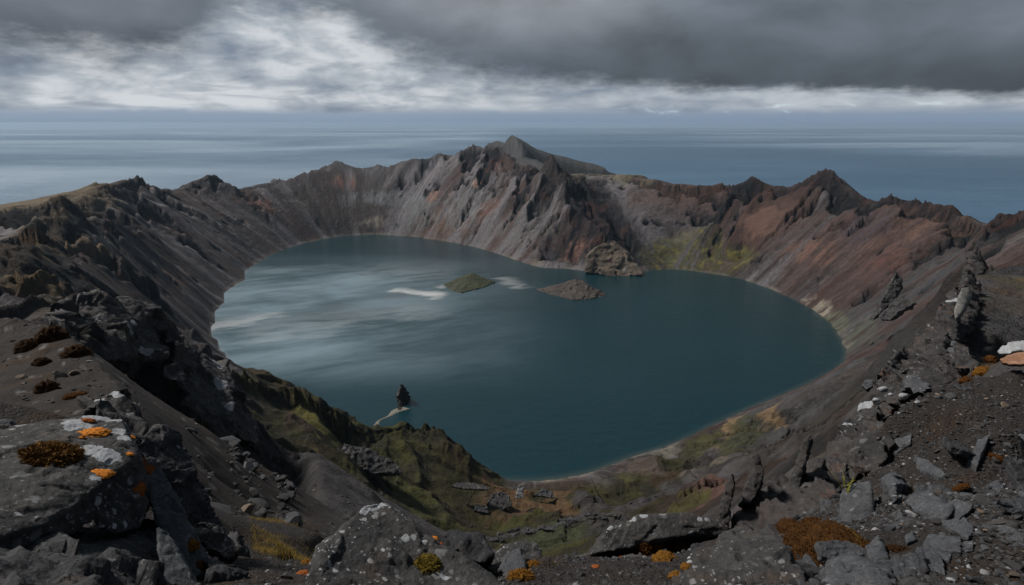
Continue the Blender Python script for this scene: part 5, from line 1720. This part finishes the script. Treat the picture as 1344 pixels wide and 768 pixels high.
for k, (nm, px, py, w_, h_, mt, lb, ct, fb, nf, asp) in enumerate((
        ('moss_cushion', 68, 599, 50, .40, 'brown', 'large brown bristly moss cushion on top of the broad lichen slab', 'moss', .20, 3200, .8),
        ('lichen_patch', 122, 569, 30, 0.24, 'orange', 'bright orange lichen cushion among grey crusts at the far side of the broad slab', 'lichen', .05, 500, .8),
        ('lichen_patch', 132, 622, 24, 0.24, 'orange', 'bright orange lichen cushion near the front edge of the broad slab', 'lichen', .05, 400, .8),
        ('lichen_patch', 178, 642, 20, 0.21, 'red', 'dark red orange lichen on the side face of the broad slab', 'lichen', .05, 300, 1.0),
        ('lichen_patch', 170, 596, 9, 0.30, 'orange', 'tiny orange lichen dot at the right corner of the broad slab', 'lichen', .08, 100, 1.0),
        ('lichen_patch', 194, 613, 19, 0.21, 'red', 'red orange lichen on top of the narrow leaning slab', 'lichen', .05, 300, .8),
        ('lichen_patch', 116, 552, 14, 0.24, 'red', 'brown orange lichen at the back edge of the broad slab', 'lichen', .06, 200, .7),
        ('lichen_patch', 173, 574, 7, 0.30, 'orange', 'tiny orange lichen on the back right corner of the broad slab', 'lichen', .08, 80, 1.0),
        ('moss_cushion', 562, 742, 30, .55, 'olive', 'round olive yellow moss tuft on the speckled boulder', 'moss', .28, 1500, 1.0),
        ('lichen_patch', 571, 707, 9, 0.36, 'orange', 'small orange lichen on the right shoulder of the speckled boulder', 'lichen', .08, 150, 1.0),
        ('lichen_patch', 578, 714, 8, 0.30, 'red', 'small red lichen beside the orange dot on the speckled boulder', 'lichen', .08, 120, 1.0),
        ('lichen_patch', 398, 754, 17, 0.36, 'red', 'red orange lichen on the ground left of the speckled boulder', 'lichen', .08, 240, 1.0),
        ('moss_cushion', 404, 740, 14, .6, 'gold', 'golden moss above the red orange lichen left of the speckled boulder', 'moss', .25, 500, 1.0),
        ('moss_cushion', 684, 758, 28, .5, 'gold', 'golden brown moss cushion at the foot of the small upright stone', 'moss', .25, 1100, .9),
        ('moss_cushion', 698, 743, 20, .45, 'gold', 'orange brown moss beside the grass tuft on the gravel', 'moss', .25, 700, .8),
        ('moss_cushion', 846, 717, 22, .55, 'rust', 'rusty moss cushion left of two under the overhanging slab', 'moss', .25, 800, .9),
        ('moss_cushion', 860, 715, 20, .55, 'gold', 'golden moss cushion touching the rusty one under the overhanging slab', 'moss', .25, 800, .9),
        ('moss_cushion', 888, 716, 28, .5, 'gold', 'wide golden brown moss cushion under the overhanging slab', 'moss', .25, 1100, .9),
        ('moss_cushion', 904, 713, 16, .5, 'rust', 'rusty moss cushion against the boulder left of the moss mat', 'moss', .25, 600, .9),
        ('moss_cushion', 873, 736, 28, .6, 'gold', 'round orange brown moss ball on the gravel below the overhanging slab', 'moss', .14, 1300, 1.0),
        ('moss_cushion', 888, 758, 19, .6, 'gold', 'small round orange moss ball below the large one', 'moss', .14, 800, 1.0),
        ('moss_cushion', 787, 754, 20, .4, 'olive', 'olive moss patch on the gravel at bottom centre', 'moss', .2, 700, .8),
        ('lichen_patch', 782, 744, 10, 0.30, 'red', 'red lichen just above the olive moss patch', 'lichen', .08, 150, 1.0),
        ('lichen_patch', 813, 731, 8, 0.30, 'red', 'tiny red lichen at the foot of the overhanging slab', 'lichen', .08, 120, 1.0),
        ('moss_cushion', 900, 744, 12, .5, 'gold', 'orange moss clinging to the left side of the boulder by the moss mat', 'moss', .2, 300, 1.0),
        ('moss_cushion', 1262, 640, 15, .35, 'rust', 'rust brown moss beside the small grey stone on the right gravel', 'moss', .2, 700, .6),
        ('moss_cushion', 1278, 634, 14, .3, 'gold', 'orange moss at the foot of the standing splinter', 'moss', .2, 400, .7),
        ('moss_cushion', 1306, 601, 17, .35, 'rust', 'rust brown moss right of the standing splinter', 'moss', .2, 700, .5),
        ('moss_cushion', 1284, 715, 15, .3, 'rust', 'rust brown moss between the oblong stone and the wedge flagstone', 'moss', .2, 700, .6),
        ('moss_cushion', 1330, 722, 22, .3, 'rust', 'low rust moss along the foot of the wedge flagstone', 'moss', .2, 900, .4),
        ('moss_cushion', 1176, 722, 24, .3, 'dark', 'dark rust moss left of the oblong stone', 'moss', .2, 900, .6),
        ('moss_cushion', 1290, 490, 17, .8, 'gold', 'golden moss on the gravel crest below the orange brown boulder', 'moss', .25, 1000, .8),
        ('moss_cushion', 1268, 501, 12, .8, 'rust', 'small rust brown moss left of the golden moss on the gravel crest', 'moss', .25, 600, .8),
        ('moss_cushion', 1300, 474, 13, .8, 'rust', 'rust brown moss touching the orange brown boulder', 'moss', .25, 600, .8),
        ('moss_cushion', 252, 716, 14, .5, 'gold', 'orange moss in the crack right of the narrow leaning slab', 'moss', .25, 400, 1.2),
        ('moss_cushion', 262, 745, 14, .5, 'rust', 'rust moss low in the crack right of the narrow leaning slab', 'moss', .25, 400, 1.4),
        ('moss_cushion', 100, 467, 26, .85, 'dark', 'dark brown tuft nearest the crest of the left hillside', 'moss', .35, 900, .8),
        ('moss_cushion', 68, 446, 30, .85, 'dark', 'large dark brown tuft high on the left hillside', 'moss', .35, 900, .8),
        ('moss_cushion', 36, 458, 22, .85, 'dark', 'dark brown tuft left of the large one on the left hillside', 'moss', .35, 700, .8),
        ('moss_cushion', 55, 478, 16, .85, 'dark', 'small dark tuft in the middle of the left hillside', 'moss', .35, 500, .8),
        ('moss_cushion', 62, 512, 22, .85, 'dark', 'dark rust tuft low on the left hillside', 'moss', .35, 600, .8),
        ('moss_cushion', 98, 520, 22, .3, 'rust', 'rust brown moss left of the pale topped outcrop', 'moss', .3, 700, .6))):
    cushion(nm, px, py, w_, h_, mt, lb, ct, fb, nf, k, asp)


def moss_mat():
    """the wide brown moss mat that covers the ground between the boulder and the upright slab: many cushions grown together"""
    rg = np.random.default_rng(77)
    spots = [(1040, 698, 26), (1056, 708, 30), (1072, 700, 32), (1090, 704, 34), (1108, 708, 28), (1124, 720, 26), (1078, 722, 34), (1060, 730, 28), (1098, 726, 32), (1118, 732, 22), (1086, 740, 24), (1048, 716, 26), (1136, 726, 16), (1070, 690, 20)]
    V_, F_, T_, K_ = [], [], [], []
    nb = 0
    c0 = None
    for k, (px, py, w_) in enumerate(spots):
        x0, y0, z0, r0 = hit(px, py, 2.2)
        if c0 is None:
            c0 = np.array((x0, y0, z0))
        d0 = math.hypot(r0, H - z0)
        rad_ = w_ / FPX * d0 * .62
        nth, nph = 30, 11
        PH, TH = np.meshgrid(np.linspace(0, math.pi * .55, nph), np.linspace(0, 2 * math.pi, nth, endpoint=False), indexing='ij')

        def shape(a_, b_, c_):
            q = 1 + .35 * fbm(a_ * 1.7 + k * 5, b_ * 1.7, c_ * 1.7, 3) + .30 * fbm(a_ * 5 + k, b_ * 5, c_ * 5, 3)
            return np.stack([x0 + q * rad_ * a_, y0 + q * rad_ * b_, z0 - .01 + q * rad_ * c_ * .62], -1)
        v = shape(np.sin(PH) * np.cos(TH), np.sin(PH) * np.sin(TH), np.cos(PH)).reshape(-1, 3)
        i = np.arange(nph - 1)[:, None] * nth + np.arange(nth)[None]
        j = np.arange(nph - 1)[:, None] * nth + (np.arange(nth)[None] + 1) % nth
        F_.append(np.stack([i, i + nth, j + nth, j], -1).reshape(-1, 4) + nb)
        V_.append(v)
        T_.append(np.full(len(v), .08))
        K_.append(np.clip(.4 + .9 * fbm(v[:, 0] * 30, v[:, 1] * 30, v[:, 2] * 30, 3), 0, 1))
        nb += len(v)
        nf = 900
        cz, a_ = rg.uniform(0, 1, nf), rg.uniform(0, 2 * math.pi, nf)
        sn = np.sqrt(1 - cz * cz)
        p0 = shape(sn * np.cos(a_), sn * np.sin(a_), cz)
        out_ = np.stack([sn * np.cos(a_), sn * np.sin(a_), cz * .8], -1) + rg.normal(0, .4, (nf, 3))
        out_ /= np.linalg.norm(out_, axis=1)[:, None]
        sd_ = np.cross(out_, rg.normal(size=(nf, 3)))
        sd_ /= np.linalg.norm(sd_, axis=1)[:, None]
        fv = np.stack([p0 - sd_ * .0022, p0 + sd_ * .0022, p0 + out_ * rg.uniform(.006, .02, nf)[:, None]], 1).reshape(-1, 3)
        V_.append(fv)
        F_.append(np.arange(nf * 3).reshape(-1, 3) + nb)
        T_.append(np.tile((.1, .1, .9), nf))
        K_.append(np.repeat(rg.random(nf), 3))
        nb += nf * 3
    ob = mesh_np('moss_mat', np.concatenate(V_) - c0, F_, MO['mat'], {'tone': np.concatenate(K_), 'tip': np.concatenate(T_)})
    ob.location = c0
    tag(ob, 'wide brown moss mat between the speckled boulder and the upright slab', 'moss')


moss_mat()


# grass: blades as bent ribbons
def blades(x_, y_, z_, ln, wd, lean, rg, seg=3):
    n = len(x_)
    a = rg.uniform(0, 2 * math.pi, n)
    dirx, diry = np.cos(a), np.sin(a)
    t = np.linspace(0, 1, seg + 1)
    ox = np.outer(lean * ln, t ** 1.8) * dirx[:, None]
    oy = np.outer(lean * ln, t ** 1.8) * diry[:, None]
    oz = np.outer(ln * np.sqrt(np.clip(1 - lean * lean * .6, .1, 1)), t)
    w = np.outer(wd, 1 - t * .93)
    base_ = np.stack([x_[:, None] + ox, y_[:, None] + oy, z_[:, None] + oz], -1)
    s_ = np.stack([-diry, dirx, np.zeros(n)], -1)[:, None] * w[..., None]
    v = np.stack([base_ - s_, base_ + s_], 2).reshape(n, -1, 3)
    q = np.array([[2 * k, 2 * k + 1, 2 * k + 3, 2 * k + 2] for k in range(seg)])
    f = (q[None] + (np.arange(n) * (2 * seg + 2))[:, None, None]).reshape(-1, 4)
    tip = np.tile(np.repeat(t, 2), n)
    tone = np.repeat(rg.random(n), 2 * seg + 2)
    return v.reshape(-1, 3), f, tip, tone


MO['straw'] = moss_material('straw_grass', (.075, .048, .010), (.14, .095, .018), (.24, .165, .045))
MO['fern'] = moss_material('yellow_green_leaf', (.060, .062, .012), (.13, .135, .022), (.24, .22, .04))
rg = np.random.default_rng(31)
n = 26000
rr_ = np.exp(rg.uniform(math.log(7.2), math.log(16.5), n))
a = rg.uniform(-.45, -.24, n)
x_, y_ = rr_ * np.sin(a), rr_ * np.cos(a)
keep = fbm(x_ / 1.5, y_ / 1.5, 5, 4) + rg.normal(0, .05, n) > .0
x_, y_ = x_[keep], y_[keep]
gv, gf, tip, tone = blades(x_, y_, ground_many(x_, y_) - .01, rg.uniform(.03, .085, len(x_)), np.full(len(x_), .004), rg.uniform(.6, .97, len(x_)), rg)
tag(mesh_np('grass', gv, gf, MO['straw'], {'tip': tip, 'tone': tone}), kind='stuff')


def tuft(name, px, py, n, ln, wd, mat, label, cat, spread=.03, lean=(.1, .7), seed=0):
    loc, nor, ob = cast(px, py)
    rg = np.random.default_rng(500 + seed)
    z0 = np.zeros(n)
    gv, gf, tip, tone = blades(rg.normal(0, spread, n), rg.normal(0, spread, n), z0 - .01, rg.uniform(.5, 1.1, n) * ln, np.full(n, wd), rg.uniform(*lean, n), rg, 5)
    o = mesh_np(name, gv, gf, MO[mat], {'tip': tip, 'tone': tone})
    o.location = loc
    return tag(o, label, cat)


tuft('grass_tuft', 722, 742, 26, .085, .0016, 'straw', 'sparse golden grass tuft on the gravel brink at bottom centre', 'grass tuft', .018, (.1, .6), 1)
tuft('grass_tuft', 372, 735, 140, .20, .005, 'straw', 'dense straw coloured grass tuft on the yellow ledge', 'grass tuft', .09, (.1, .6), 2)
tuft('fern_tuft', 1124, 630, 60, .15, .008, 'fern', 'yellow green fern tuft above the upright slab', 'fern', .035, (.5, .95), 3)
tuft('fern_tuft', 1108, 640, 10, .12, .007, 'fern', 'small yellow green sprig at the upper left of the upright slab', 'fern', .02, (.6, .95), 4)
tuft('yellow_leaf', 1134, 716, 4, .09, .008, 'fern', 'yellow leaves lying on the edge of the brown moss mat', 'leaf', .012, (.9, 1.0), 5)
